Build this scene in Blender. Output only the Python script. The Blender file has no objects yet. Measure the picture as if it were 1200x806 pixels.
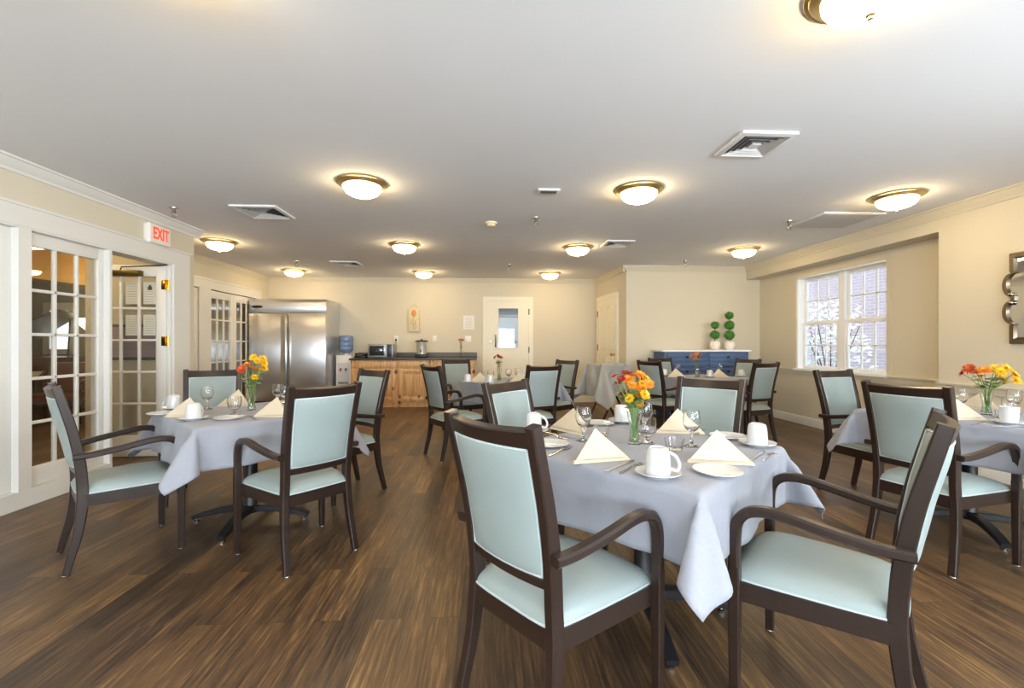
import bpy, bmesh, math, random
from mathutils import Vector, Matrix
PI = math.pi
R = math.radians
sc = bpy.context.scene
COL = sc.collection
rnd = random.Random(7)

# ------------------------------------------------------------------ helpers
class MB:
    """collects vertices and faces, then links them as one mesh object"""
    def __init__(s):
        s.v = []; s.f = []
    def add(s, vs, fs, M=None):
        n = len(s.v)
        for p in vs:
            p = Vector(p)
            s.v.append(tuple(M @ p) if M is not None else tuple(p))
        for f in fs:
            s.f.append([i + n for i in f])
        return s
    def box(s, x0, x1, y0, y1, z0, z1, bev=0, M=None):
        if bev:
            bm = bmesh.new()
            bmesh.ops.create_cube(bm, size=1)
            for v in bm.verts:
                v.co = Vector(((x0+x1)/2 + v.co.x*(x1-x0), (y0+y1)/2 + v.co.y*(y1-y0), (z0+z1)/2 + v.co.z*(z1-z0)))
            bmesh.ops.bevel(bm, geom=list(bm.edges), offset=bev, segments=2, affect='EDGES', profile=0.5)
            bm.verts.index_update()
            s.add([v.co for v in bm.verts], [[v.index for v in f.verts] for f in bm.faces], M)
            bm.free()
            return s
        vs = [(x0,y0,z0),(x1,y0,z0),(x1,y1,z0),(x0,y1,z0),(x0,y0,z1),(x1,y0,z1),(x1,y1,z1),(x0,y1,z1)]
        fs = [(0,3,2,1),(4,5,6,7),(0,1,5,4),(1,2,6,5),(2,3,7,6),(3,0,4,7)]
        return s.add(vs, fs, M)
    def lathe(s, prof, n=24, c=(0,0,0), M=None, flute=0, fn=8):
        vs = []; fs = []
        m = len(prof)
        for i in range(n):
            a = 2*PI*i/n
            k = 1 + flute*math.cos(fn*a)
            for r, z in prof:
                vs.append((c[0] + r*k*math.cos(a), c[1] + r*k*math.sin(a), c[2] + z))
        for i in range(n):
            j = (i+1) % n
            for q in range(m-1):
                if prof[q][0] < 1e-6 and prof[q+1][0] < 1e-6: continue
                fs.append((i*m+q, j*m+q, j*m+q+1, i*m+q+1))
        return s.add(vs, fs, M)
    def tube(s, pts, r, n=8, closed=False, caps=True, M=None):
        pts = [Vector(p) for p in pts]
        k = len(pts)
        rs = r if isinstance(r, (list, tuple)) else [r]*k
        vs = []; fs = []
        up = None
        for i, p in enumerate(pts):
            a = pts[(i-1) % k] if (closed or i > 0) else p
            b = pts[(i+1) % k] if (closed or i < k-1) else p
            t = (b-a)
            t = t.normalized() if t.length > 1e-9 else Vector((0,0,1))
            if up is None:
                up = t.orthogonal().normalized()
            up = (up - t*up.dot(t))
            up = up.normalized() if up.length > 1e-6 else t.orthogonal().normalized()
            sd = t.cross(up)
            for q in range(n):
                an = 2*PI*q/n
                vs.append(p + (up*math.cos(an) + sd*math.sin(an))*rs[i])
        for i in range(k if closed else k-1):
            j = (i+1) % k
            for q in range(n):
                w = (q+1) % n
                fs.append((i*n+q, i*n+w, j*n+w, j*n+q))
        if caps and not closed:
            fs.append(tuple(range(n-1, -1, -1)))
            fs.append(tuple(range((k-1)*n, k*n)))
        return s.add(vs, fs, M)
    def sweep(s, pts, wid, dep, side=(1,0,0), ch=0.25, M=None):
        """chamfered rectangle swept along pts: wid along side, dep across it"""
        pts = [Vector(p) for p in pts]; k = len(pts)
        W_ = wid if isinstance(wid, (list, tuple)) else [wid]*k
        D_ = dep if isinstance(dep, (list, tuple)) else [dep]*k
        vs = []; fs = []
        for i, p in enumerate(pts):
            a = pts[max(i-1, 0)]; b = pts[min(i+1, k-1)]
            t = (b-a).normalized()
            sd = Vector(side); sd = (sd - t*sd.dot(t)).normalized()
            nn = t.cross(sd)
            w = W_[i]/2; d = D_[i]/2; c = min(w, d)*ch
            for (u, v) in ((w, d-c), (w-c, d), (-w+c, d), (-w, d-c), (-w, -d+c), (-w+c, -d), (w-c, -d), (w, -d+c)):
                vs.append(p + sd*u + nn*v)
        for i in range(k-1):
            for q in range(8):
                w = (q+1) % 8
                fs.append((i*8+q, i*8+w, (i+1)*8+w, (i+1)*8+q))
        fs.append(tuple(range(7, -1, -1))); fs.append(tuple(range((k-1)*8, k*8)))
        return s.add(vs, fs, M)
    def grid(s, nu, nv, fn, M=None):
        vs = [fn(i/nu, j/nv) for i in range(nu+1) for j in range(nv+1)]
        fs = [(i*(nv+1)+j, (i+1)*(nv+1)+j, (i+1)*(nv+1)+j+1, i*(nv+1)+j+1) for i in range(nu) for j in range(nv)]
        return s.add(vs, fs, M)
    def prism(s, poly, z0, z1, M=None):
        n = len(poly)
        vs = [(x, y, z0) for x, y in poly] + [(x, y, z1) for x, y in poly]
        fs = [tuple(range(n-1, -1, -1)), tuple(range(n, 2*n))] + [(i, (i+1) % n, n+(i+1) % n, n+i) for i in range(n)]
        return s.add(vs, fs, M)
    def profile(s, p0, p1, nrm, prof, M=None):
        """prof (out, up) polygon extruded from p0 to p1; nrm = horizontal direction out of the wall"""
        p0 = Vector(p0); p1 = Vector(p1); nrm = Vector(nrm).normalized(); n = len(prof)
        vs = [p + nrm*o + Vector((0,0,u)) for p in (p0, p1) for o, u in prof]
        fs = [tuple(range(n)), tuple(range(2*n-1, n-1, -1))] + [(i, i+n, (i+1) % n + n, (i+1) % n) for i in range(n)]
        return s.add(vs, fs, M)
    def ball(s, c, r, sub=2, sc_=(1,1,1)):
        bm = bmesh.new(); bmesh.ops.create_icosphere(bm, subdivisions=sub, radius=1)
        bm.verts.index_update()
        s.add([(c[0]+v.co.x*r*sc_[0], c[1]+v.co.y*r*sc_[1], c[2]+v.co.z*r*sc_[2]) for v in bm.verts], [[v.index for v in f.verts] for f in bm.faces])
        bm.free(); return s
    def mesh(s, name, mat, ang=35, merge=False):
        me = bpy.data.meshes.new(name)
        me.from_pydata(s.v, [], s.f)
        bm = bmesh.new(); bm.from_mesh(me)
        if merge: bmesh.ops.remove_doubles(bm, verts=bm.verts, dist=1e-5)
        bmesh.ops.recalc_face_normals(bm, faces=bm.faces)
        bm.to_mesh(me); bm.free()
        for p in me.polygons: p.use_smooth = True
        me.set_sharp_from_angle(angle=R(ang))
        for m in (mat if isinstance(mat, list) else [mat]): me.materials.append(m)
        me.update()
        return me
    def build(s, name, mat, parent=None, loc=None, rz=0, ang=35, merge=False):
        o = bpy.data.objects.new(name, s.mesh(name, mat, ang, merge))
        COL.objects.link(o)
        if parent is not None: o.parent = parent
        if loc is not None: o.location = loc
        if rz: o.rotation_euler = (0, 0, rz)
        return o

def tag(o, label, cat, group=None, kind=None):
    o['label'] = label; o['category'] = cat
    if group: o['group'] = group
    if kind: o['kind'] = kind
    return o
def thing(name, label, cat, loc=(0,0,0), rz=0, group=None):
    o = bpy.data.objects.new(name, None); COL.objects.link(o)
    o.location = loc; o.rotation_euler = (0, 0, rz); o.empty_display_size = 0.1
    return tag(o, label, cat, group)
def struct(o):
    o['kind'] = 'structure'; return o
def sroot(name, loc=(0,0,0), rz=0):
    o = bpy.data.objects.new(name, None); COL.objects.link(o)
    o.location = loc; o.rotation_euler = (0, 0, rz); o['kind'] = 'structure'
    return o
def dup(o, loc, rz, label, parent=None):
    c = o.copy(); COL.objects.link(c)
    if parent is None:
        c.location = loc; c.rotation_euler = (0, 0, rz); c['label'] = label
    else:
        c.parent = parent
    for ch in list(o.children):
        dup(ch, None, 0, None, c)
    return c
def smooth(pts, n=6):
    """Catmull-Rom through pts"""
    P = [Vector(p) for p in pts]; out = []
    P = [P[0]*2-P[1]] + P + [P[-1]*2-P[-2]]
    for i in range(1, len(P)-2):
        for k in range(n):
            t = k/n; a, b, c, d = P[i-1], P[i], P[i+1], P[i+2]
            out.append(0.5*((2*b) + (c-a)*t + (2*a-5*b+4*c-d)*t*t + (3*b-a-3*c+d)*t**3))
    out.append(P[-2]); return out

# ------------------------------------------------------------------ materials
def lin(h):
    h = h.lstrip('#'); o = []
    for i in (0, 2, 4):
        c = int(h[i:i+2], 16)/255
        o.append(c/12.92 if c <= 0.04045 else ((c+0.055)/1.055)**2.4)
    return (*o, 1)
def newmat(name):
    m = bpy.data.materials.new(name); m.use_nodes = True
    nt = m.node_tree; return m, nt, nt.nodes['Principled BSDF']
def M_(name, col, rough=0.5, metal=0, spec=0.5, noise=0, scale=20, bump=0, bscale=60, coat=0, sheen=0, stretch=(1,1,1)):
    m, nt, b = newmat(name)
    c = lin(col) if isinstance(col, str) else (*col, 1)
    b.inputs['Base Color'].default_value = c
    b.inputs['Roughness'].default_value = rough
    b.inputs['Metallic'].default_value = metal
    b.inputs['Specular IOR Level'].default_value = spec
    b.inputs['Coat Weight'].default_value = coat
    b.inputs['Sheen Weight'].default_value = sheen
    if noise or bump:
        tc = nt.nodes.new('ShaderNodeTexCoord'); mp = nt.nodes.new('ShaderNodeMapping')
        mp.inputs['Scale'].default_value = stretch
        nt.links.new(tc.outputs['Object'], mp.inputs['Vector'])
    if noise:
        n = nt.nodes.new('ShaderNodeTexNoise'); n.inputs['Scale'].default_value = scale; n.inputs['Detail'].default_value = 4
        nt.links.new(mp.outputs[0], n.inputs['Vector'])
        mx = nt.nodes.new('ShaderNodeMix'); mx.data_type = 'RGBA'
        mx.inputs[6].default_value = tuple(min(1, t*(1-noise)) for t in c[:3]) + (1,)
        mx.inputs[7].default_value = tuple(min(1, t*(1+noise)) for t in c[:3]) + (1,)
        nt.links.new(n.outputs['Fac'], mx.inputs[0]); nt.links.new(mx.outputs[2], b.inputs['Base Color'])
    if bump:
        n2 = nt.nodes.new('ShaderNodeTexNoise'); n2.inputs['Scale'].default_value = bscale; n2.inputs['Detail'].default_value = 3
        nt.links.new(mp.outputs[0], n2.inputs['Vector'])
        bp = nt.nodes.new('ShaderNodeBump'); bp.inputs['Strength'].default_value = bump; bp.inputs['Distance'].default_value = 0.01
        nt.links.new(n2.outputs['Fac'], bp.inputs['Height']); nt.links.new(bp.outputs[0], b.inputs['Normal'])
    return m
def glassmat(name, tint=(1,1,1), refl=1.0, ior=1.5, rough=0.0):
    m = bpy.data.materials.new(name); m.use_nodes = True; nt = m.node_tree
    nt.nodes.clear()
    o = nt.nodes.new('ShaderNodeOutputMaterial'); mx = nt.nodes.new('ShaderNodeMixShader')
    t = nt.nodes.new('ShaderNodeBsdfTransparent'); t.inputs[0].default_value = (*tint, 1)
    g = nt.nodes.new('ShaderNodeBsdfGlossy'); g.inputs['Roughness'].default_value = rough; g.inputs[0].default_value = (refl, refl, refl, 1)
    lw = nt.nodes.new('ShaderNodeLayerWeight'); lw.inputs['Blend'].default_value = 0.5
    pw = nt.nodes.new('ShaderNodeMath'); pw.operation = 'POWER'; pw.inputs[1].default_value = 3.0
    fr = nt.nodes.new('ShaderNodeMath'); fr.operation = 'MULTIPLY_ADD'; fr.inputs[1].default_value = 0.75; fr.inputs[2].default_value = ((ior-1)/(ior+1))**2
    nt.links.new(lw.outputs['Facing'], pw.inputs[0]); nt.links.new(pw.outputs[0], fr.inputs[0])
    nt.links.new(fr.outputs[0], mx.inputs[0]); nt.links.new(t.outputs[0], mx.inputs[1]); nt.links.new(g.outputs[0], mx.inputs[2])
    nt.links.new(mx.outputs[0], o.inputs[0]); return m
def realglass(name, tint=(1, 1, 1), ior=1.45):
    m, nt, b = newmat(name)
    b.inputs['Base Color'].default_value = (*tint, 1); b.inputs['Roughness'].default_value = 0.0
    b.inputs['Transmission Weight'].default_value = 1.0; b.inputs['IOR'].default_value = ior
    return m
def emitmat(name, col, st):
    m, nt, b = newmat(name)
    b.inputs['Base Color'].default_value = (0.9, 0.87, 0.8, 1)
    b.inputs['Emission Color'].default_value = (*col, 1); b.inputs['Emission Strength'].default_value = st
    return m

wood = M_('espresso_wood', '#2b1e18', 0.30, spec=0.5, noise=0.25, scale=9, stretch=(6, 6, 0.6))
vinyl = M_('seafoam_vinyl', '#919d9b', 0.42, spec=0.45, noise=0.04, scale=5, bump=0.05, bscale=350)
piping_m = M_('piping_vinyl', '#b2bdbd', 0.4)
glide_m = M_('glide_steel', '#b9b6b0', 0.25, metal=1)
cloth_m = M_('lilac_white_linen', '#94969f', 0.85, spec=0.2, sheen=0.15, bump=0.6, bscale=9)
greycloth_m = M_('grey_linen', '#a9a9a8', 0.85, spec=0.2, sheen=0.15, bump=0.3, bscale=9)
napkin_m = M_('ivory_napkin', '#d3c4ab', 0.85, spec=0.2, bump=0.12, bscale=90)
china = M_('white_china', '#cecece', 0.14, spec=0.6, coat=0.3)
steel = M_('cutlery_steel', '#bdbbb8', 0.22, metal=1)
glass_m = realglass('clear_glass', (0.99, 0.99, 0.99), 1.45)
vaseglass_m = realglass('vase_glass', (0.96, 0.99, 0.97), 1.4)
pane_m = glassmat('pane_glass', (0.96, 0.97, 0.96), 0.9, 1.4)
water_m = glassmat('vase_water', (0.85, 0.95, 0.85), 0.6, 1.33)
blackmetal = M_('black_iron', '#1d1d20', 0.4, spec=0.5, noise=0.2, scale=30)
white_trim = M_('white_trim_paint', '#dfdcd6', 0.4, noise=0.02, scale=3)
wall_m = M_('greige_wall_paint', '#d5cbb6', 0.75, spec=0.25, noise=0.02, scale=2, bump=0.04, bscale=180)
ceil_m = M_('ceiling_paint', '#e8e7e8', 0.9, spec=0.15, noise=0.015, scale=2, bump=0.04, bscale=150)
cream_door = M_('cream_door_paint', '#eae2cc', 0.45)
brass = M_('antique_brass', '#c4ad7c', 0.32, metal=0.9)
bright_brass = M_('bright_brass', '#d9a23c', 0.22, metal=1)
nickel = M_('nickel', '#a8a49c', 0.25, metal=1)
bronze = M_('door_closer_bronze', '#5d5126', 0.35, metal=0.7)
bowl_m = emitmat('lit_alabaster_bowl', (1.0, 0.75, 0.40), 31.0)
bluepaint = M_('slate_blue_paint', '#4a6188', 0.5, noise=0.06, scale=6)
whitetop = M_('white_dresser_top', '#eeeceb', 0.3)
knob_m = M_('black_knob', '#15161b', 0.35)
counter_m = M_('dark_laminate', '#4f4a45', 0.4, noise=0.25, scale=120)
black_pl = M_('black_plastic', '#17171a', 0.4)
silver_pl = M_('silver_plastic', '#a6a6a4', 0.35, metal=0.6)
darkglass = M_('dark_oven_glass', '#2a3136', 0.1, spec=0.6)
white_pl = M_('white_plastic', '#ece9e2', 0.4)
paper_m = M_('white_paper', '#efece6', 0.8)
def lined_paper():
    m, nt, b = newmat('printed_paper'); N = nt.nodes; L = nt.links
    tc = N.new('ShaderNodeTexCoord'); sp = N.new('ShaderNodeSeparateXYZ'); L.new(tc.outputs['Generated'], sp.inputs[0])
    def mth(op, a, v):
        n = N.new('ShaderNodeMath'); n.operation = op; L.new(a, n.inputs[0])
        if isinstance(v, float): n.inputs[1].default_value = v
        elif v is not None: L.new(v, n.inputs[1])
        return n.outputs[0]
    ln = mth('LESS_THAN', mth('FRACT', mth('MULTIPLY', sp.outputs['Z'], 9.0), None), 0.2)
    for c, op, v in (('X', 'GREATER_THAN', 0.14), ('X', 'LESS_THAN', 0.84), ('Z', 'GREATER_THAN', 0.1), ('Z', 'LESS_THAN', 0.9)):
        ln = mth('MULTIPLY', ln, mth(op, sp.outputs[c], v))
    mx = N.new('ShaderNodeMix'); mx.data_type = 'RGBA'; mx.inputs[6].default_value = lin('#ece8e1'); mx.inputs[7].default_value = lin('#b3ada6')
    L.new(ln, mx.inputs[0]); L.new(mx.outputs[2], b.inputs['Base Color']); b.inputs['Roughness'].default_value = 0.8
    return m
paper_m = lined_paper()
red_pl = M_('red_plastic', '#c0332b', 0.4)
blue_pl = M_('blue_plastic', '#3d63b0', 0.4)
mirror_m = M_('mirror_silvering', '#d9dad8', 0.02, metal=1)
mirrorframe = M_('silvered_bronze_frame', '#6f6352', 0.3, metal=0.85, noise=0.4, scale=25)
grille_dark = M_('vent_dark', '#6a6560', 0.8)
vent_white = M_('vent_white_metal', '#dedcda', 0.5)
pot_m = M_('white_pebbled_pot', '#e9dfd4', 0.6, noise=0.1, scale=40, bump=0.6, bscale=45)
green_leaf = M_('boxwood_green', '#3f7a22', 0.6, noise=0.5, scale=30)
stem_m = M_('flower_stem_green', '#78904f', 0.5, noise=0.2, scale=40)
bark_m = M_('brown_bark', '#6a4a30', 0.8)
exit_red = M_('exit_red', '#e8452c', 0.5)
b_ = exit_red.node_tree.nodes['Principled BSDF']; b_.inputs['Emission Color'].default_value = lin('#ff4a30'); b_.inputs['Emission Strength'].default_value = 0.6
sign_white = M_('exit_face_white', '#eee6dc', 0.5)
petal = {'y': M_('yellow_petal', '#f2b60f', 0.6, noise=0.25, scale=60), 'o': M_('orange_petal', '#e9820f', 0.6, noise=0.35, scale=60),
         'r': M_('rust_petal', '#c4471d', 0.6, noise=0.35, scale=60), 'd': M_('dark_red_petal', '#8d1a1c', 0.6, noise=0.3, scale=60)}
petal_tip = {'y': 'yellow', 'o': 'orange', 'r': 'rust red', 'd': 'dark red'}
flower_eye = M_('flower_eye', '#a0660c', 0.8)
leather = M_('brown_leather', '#5a2c1c', 0.35, noise=0.2, scale=12)
mahogany = M_('mahogany', '#4b2417', 0.22, noise=0.25, scale=8)
lobby_wall_m = M_('olive_grey_paint', '#7c7663', 0.8)
lobby_tan = M_('tan_soffit_paint', '#d6a960', 0.8)

def brushed():
    m, nt, b = newmat('brushed_stainless')
    b.inputs['Metallic'].default_value = 1; b.inputs['Base Color'].default_value = lin('#d2d2d4')
    tc = nt.nodes.new('ShaderNodeTexCoord'); mp = nt.nodes.new('ShaderNodeMapping'); mp.inputs['Scale'].default_value = (3, 3, 160)
    n = nt.nodes.new('ShaderNodeTexNoise'); n.inputs['Scale'].default_value = 4; n.inputs['Detail'].default_value = 3
    mr = nt.nodes.new('ShaderNodeMapRange'); mr.inputs['To Min'].default_value = 0.24; mr.inputs['To Max'].default_value = 0.40
    nt.links.new(tc.outputs['Object'], mp.inputs[0]); nt.links.new(mp.outputs[0], n.inputs['Vector'])
    nt.links.new(n.outputs['Fac'], mr.inputs[0]); nt.links.new(mr.outputs[0], b.inputs['Roughness'])
    b.inputs['Anisotropic'].default_value = 0.85; b.inputs['Anisotropic Rotation'].default_value = 0.0
    tg = nt.nodes.new('ShaderNodeTangent'); tg.direction_type = 'RADIAL'; tg.axis = 'Z'
    nt.links.new(tg.outputs[0], b.inputs['Tangent'])
    return m
stainless = brushed()

def floor_mat():
    m, nt, b = newmat('vinyl_plank_floor'); N = nt.nodes; L = nt.links
    tc = N.new('ShaderNodeTexCoord'); sep = N.new('ShaderNodeSeparateXYZ'); cmb = N.new('ShaderNodeCombineXYZ')
    L.new(tc.outputs['Object'], sep.inputs[0]); L.new(sep.outputs['Y'], cmb.inputs['X']); L.new(sep.outputs['X'], cmb.inputs['Y'])
    br = N.new('ShaderNodeTexBrick'); br.offset = 0.37; br.offset_frequency = 2
    br.inputs['Scale'].default_value = 1; br.inputs['Brick Width'].default_value = 1.22; br.inputs['Row Height'].default_value = 0.125
    br.inputs['Mortar Size'].default_value = 0.0010; br.inputs['Mortar Smooth'].default_value = 0.3
    br.inputs['Color1'].default_value = (0, 0, 0, 1); br.inputs['Color2'].default_value = (1, 1, 1, 1); br.inputs['Mortar'].default_value = (0.5, 0.5, 0.5, 1)
    L.new(cmb.outputs[0], br.inputs['Vector'])
    # per-plank offset for the grain
    add = N.new('ShaderNodeVectorMath'); add.operation = 'MULTIPLY_ADD'
    add.inputs[1].default_value = (7, 3, 11)
    L.new(br.outputs['Color'], add.inputs[0]); L.new(cmb.outputs[0], add.inputs[2])
    mp = N.new('ShaderNodeMapping'); mp.inputs['Scale'].default_value = (1.8, 34, 1); L.new(add.outputs[0], mp.inputs[0])
    n1 = N.new('ShaderNodeTexNoise'); n1.inputs['Scale'].default_value = 2.2; n1.inputs['Detail'].default_value = 7; n1.inputs['Roughness'].default_value = 0.65
    L.new(mp.outputs[0], n1.inputs['Vector'])
    mp2 = N.new('ShaderNodeMapping'); mp2.inputs['Scale'].default_value = (1.0, 4.5, 1); L.new(add.outputs[0], mp2.inputs[0])
    n2 = N.new('ShaderNodeTexNoise'); n2.inputs['Scale'].default_value = 1.3; n2.inputs['Detail'].default_value = 3
    L.new(mp2.outputs[0], n2.inputs['Vector'])
    m1 = N.new('ShaderNodeMath'); m1.operation = 'MULTIPLY_ADD'; m1.inputs[1].default_value = 0.62
    L.new(n1.outputs['Fac'], m1.inputs[0])
    m2 = N.new('ShaderNodeMath'); m2.operation = 'MULTIPLY'; m2.inputs[1].default_value = 0.3; L.new(n2.outputs['Fac'], m2.inputs[0])
    L.new(m2.outputs[0], m1.inputs[2])
    m3 = N.new('ShaderNodeMath'); m3.operation = 'MULTIPLY_ADD'; m3.inputs[1].default_value = 0.11
    L.new(br.outputs['Color'], m3.inputs[0]); L.new(m1.outputs[0], m3.inputs[2])
    cr = N.new('ShaderNodeValToRGB'); e = cr.color_ramp.elements
    e[0].position = 0.32; e[0].color = lin('#1f1610'); e[1].position = 0.72; e[1].color = lin('#a27f4e')
    k = cr.color_ramp.elements.new(0.46); k.color = lin('#453528')
    k = cr.color_ramp.elements.new(0.58); k.color = lin('#694e33')
    L.new(m3.outputs[0], cr.inputs[0])
    mm = N.new('ShaderNodeMix'); mm.data_type = 'RGBA'; mm.inputs[7].default_value = lin('#33261c')
    L.new(br.outputs['Fac'], mm.inputs[0]); L.new(cr.outputs[0], mm.inputs[6]); L.new(mm.outputs[2], b.inputs['Base Color'])
    mr = N.new('ShaderNodeMapRange'); mr.inputs['To Min'].default_value = 0.30; mr.inputs['To Max'].default_value = 0.5
    L.new(n1.outputs['Fac'], mr.inputs[0]); L.new(mr.outputs[0], b.inputs['Roughness'])
    bp = N.new('ShaderNodeBump'); bp.inputs['Strength'].default_value = 0.12; bp.inputs['Distance'].default_value = 0.004
    L.new(n1.outputs['Fac'], bp.inputs['Height']); L.new(bp.outputs[0], b.inputs['Normal'])
    b.inputs['Specular IOR Level'].default_value = 0.4
    return m
floor_m = floor_mat()

def pine_mat():
    m, nt, b = newmat('knotty_pine'); N = nt.nodes; L = nt.links
    tc = N.new('ShaderNodeTexCoord'); mp = N.new('ShaderNodeMapping'); mp.inputs['Scale'].default_value = (14, 14, 1.6)
    L.new(tc.outputs['Object'], mp.inputs[0])
    n = N.new('ShaderNodeTexNoise'); n.inputs['Scale'].default_value = 1.6; n.inputs['Detail'].default_value = 5; L.new(mp.outputs[0], n.inputs['Vector'])
    cr = N.new('ShaderNodeValToRGB'); e = cr.color_ramp.elements
    e[0].position = 0.3; e[0].color = lin('#c58a4c'); e[1].position = 0.7; e[1].color = lin('#ecc48e')
    L.new(n.outputs['Fac'], cr.inputs[0])
    mk = N.new('ShaderNodeMapping'); mk.inputs['Scale'].default_value = (6, 1, 4.2); L.new(tc.outputs['Object'], mk.inputs[0])
    vo = N.new('ShaderNodeTexVoronoi'); vo.inputs['Scale'].default_value = 1.0; L.new(mk.outputs[0], vo.inputs['Vector'])
    kr = N.new('ShaderNodeValToRGB'); e = kr.color_ramp.elements
    e[0].position = 0.11; e[0].color = (1, 1, 1, 1); e[1].position = 0.23; e[1].color = (0, 0, 0, 1)
    L.new(vo.outputs['Distance'], kr.inputs[0])
    mx = N.new('ShaderNodeMix'); mx.data_type = 'RGBA'; mx.inputs[7].default_value = lin('#6a3a17')
    L.new(kr.outputs[0], mx.inputs[0]); L.new(cr.outputs[0], mx.inputs[6]); L.new(mx.outputs[2], b.inputs['Base Color'])
    b.inputs['Roughness'].default_value = 0.4
    return m
pine = pine_mat()

def brick_mat():
    m, nt, b = newmat('grey_lilac_brick'); N = nt.nodes; L = nt.links
    tc = N.new('ShaderNodeTexCoord'); sep = N.new('ShaderNodeSeparateXYZ'); cmb = N.new('ShaderNodeCombineXYZ')
    L.new(tc.outputs['Object'], sep.inputs[0]); L.new(sep.outputs['Y'], cmb.inputs['X']); L.new(sep.outputs['Z'], cmb.inputs['Y'])
    br = N.new('ShaderNodeTexBrick'); br.inputs['Scale'].default_value = 1; br.inputs['Brick Width'].default_value = 0.22; br.inputs['Row Height'].default_value = 0.075
    br.inputs['Mortar Size'].default_value = 0.008
    br.inputs['Color1'].default_value = lin('#8d8590'); br.inputs['Color2'].default_value = lin('#827a86'); br.inputs['Mortar'].default_value = lin('#a09aa4')
    L.new(cmb.outputs[0], br.inputs['Vector']); L.new(br.outputs['Color'], b.inputs['Base Color'])
    b.inputs['Roughness'].default_value = 0.9
    return m
brick_m = brick_mat()

# ------------------------------------------------------------------ the room
H = 2.53
XL, XR = -3.41, 4.45          # near side walls
XLL = -4.38                   # far stepped-back side wall
YB = 9.2                      # back wall
YC = 7.55                     # front of the closet block
XA = 4.69                     # window alcove wall
YR = -3.4                     # wall behind the camera

struct(MB().box(-11.6, 4.9, YR-0.2, 9.4, -0.12, 0).build('floor', floor_m))
struct(MB().box(-11.6, 5.0, YR-0.2, 9.4, H, H+0.15).build('ceiling', ceil_m))

def wall(name, boxes, mat=wall_m):
    mb = MB()
    for b in boxes: mb.box(*b)
    return struct(mb.build(name, mat))
# side wall with the french doors (solid part, strip over the doors, end post)
wall('wall_left', [(XL-0.15, XL, YR, 2.55, 0, H), (XL-0.15, XL, 2.55, 5.40, 2.06, H), (XL-0.15, XL, 5.03, 5.40, 0, 2.06)])
wall('wall_left_return', [(XLL-0.13, XL-0.15, 5.28, 5.40, 0, H)])
wall('wall_left_rear', [(XLL-0.13, XLL, 5.40, 5.55, 0, H), (XLL-0.13, XLL, 5.55, 9.2, 2.06, H), (XLL-0.13, XLL, 7.08, 7.28, 0, 2.06), (XLL-0.13, XLL, 8.72, 9.2, 0, 2.06)])
RS = [(-2.9, -1.4), (-0.9, 0.6)]
wall('wall_right', [(XR, XR+0.15, YR, 4.224, 0, 0.85), (XR, XR+0.15, YR, 4.224, 2.2, H), (XR, XR+0.15, YR, -2.9, 0.85, 2.2), (XR, XR+0.15, -1.4, -0.9, 0.85, 2.2), (XR, XR+0.15, 0.6, 4.224, 0.85, 2.2), (XR+0.15, XA+0.15, 4.10, 4.224, 0, H)])
wall('wall_alcove', [(XA, XA+0.15, 4.224, YC, 0, 0.81), (XA, XA+0.15, 4.224, YC, 2.2, H), (XA, XA+0.15, 4.224, 5.054, 0.81, 2.2), (XA, XA+0.15, 6.61, YC, 0.81, 2.2)])
wall('wall_soffit', [(XR, XA, 4.224, YC, 2.31, H)])
A_, B_ = Vector((2.345, YC, 0)), Vector((2.225, YB, 0))     # closet side face
mb = MB().prism([(A_.x, YC), (XA+0.15, YC), (XA+0.15, YC+0.14), (A_.x+0.13, YC+0.14), (B_.x+0.14, YB), (B_.x, YB)], 0, H)
struct(mb.build('wall_closet', wall_m))
# back wall with an opening for the door window door
DX0, DX1, DZ1 = -0.03, 0.83, 2.08
wall('wall_back', [(XLL-0.13, DX0, YB, YB+0.14, 0, H), (DX1, 2.5, YB, YB+0.14, 0, H), (DX0, DX1, YB, YB+0.14, DZ1, H)])
# wall behind the camera with three tall windows
RW = [(-2.9, -1.3), (-0.3, 1.3), (2.3, 3.9)]
bx = [(-3.56, 4.6, YR-0.15, YR, 0, 0.5), (-3.56, 4.6, YR-0.15, YR, 2.25, H)]
xs = [-3.56] + [t for w in RW for t in w] + [4.6]
for i in range(0, len(xs), 2): bx.append((xs[i], xs[i+1], YR-0.15, YR, 0.5, 2.25))
wall('wall_front', bx)
# lobby beyond the french doors
wall('wall_lobby_far', [(-11.6, -11.45, -0.2, 9.35, 0, H)], lobby_wall_m)
wall('wall_lobby_end', [(-11.45, XLL-0.13, 9.2, 9.35, 0, H)], lobby_wall_m)
wall('wall_lobby_near', [(-11.45, XL-0.15, -0.35, -0.2, 0, H)], lobby_wall_m)
wall('wall_lobby_beam', [(-6.5, -6.2, -0.2, 9.2, 2.1, H)], lobby_tan)
# corridor beyond the back door
wall('wall_corridor', [(-0.9, 1.9, 11.6, 11.75, 0, H), (-0.9, -0.75, YB+0.14, 11.6, 0, H), (1.75, 1.9, YB+0.14, 11.6, 0, H)], M_('corridor_paint', '#cfd4d6', 0.7))
struct(MB().box(-0.9, 1.9, 9.4, 11.75, -0.12, 0).build('floor_corridor', floor_m))
struct(MB().box(-0.9, 1.9, 9.4, 11.75, H, H+0.15).build('ceiling_corridor', ceil_m))

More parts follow.
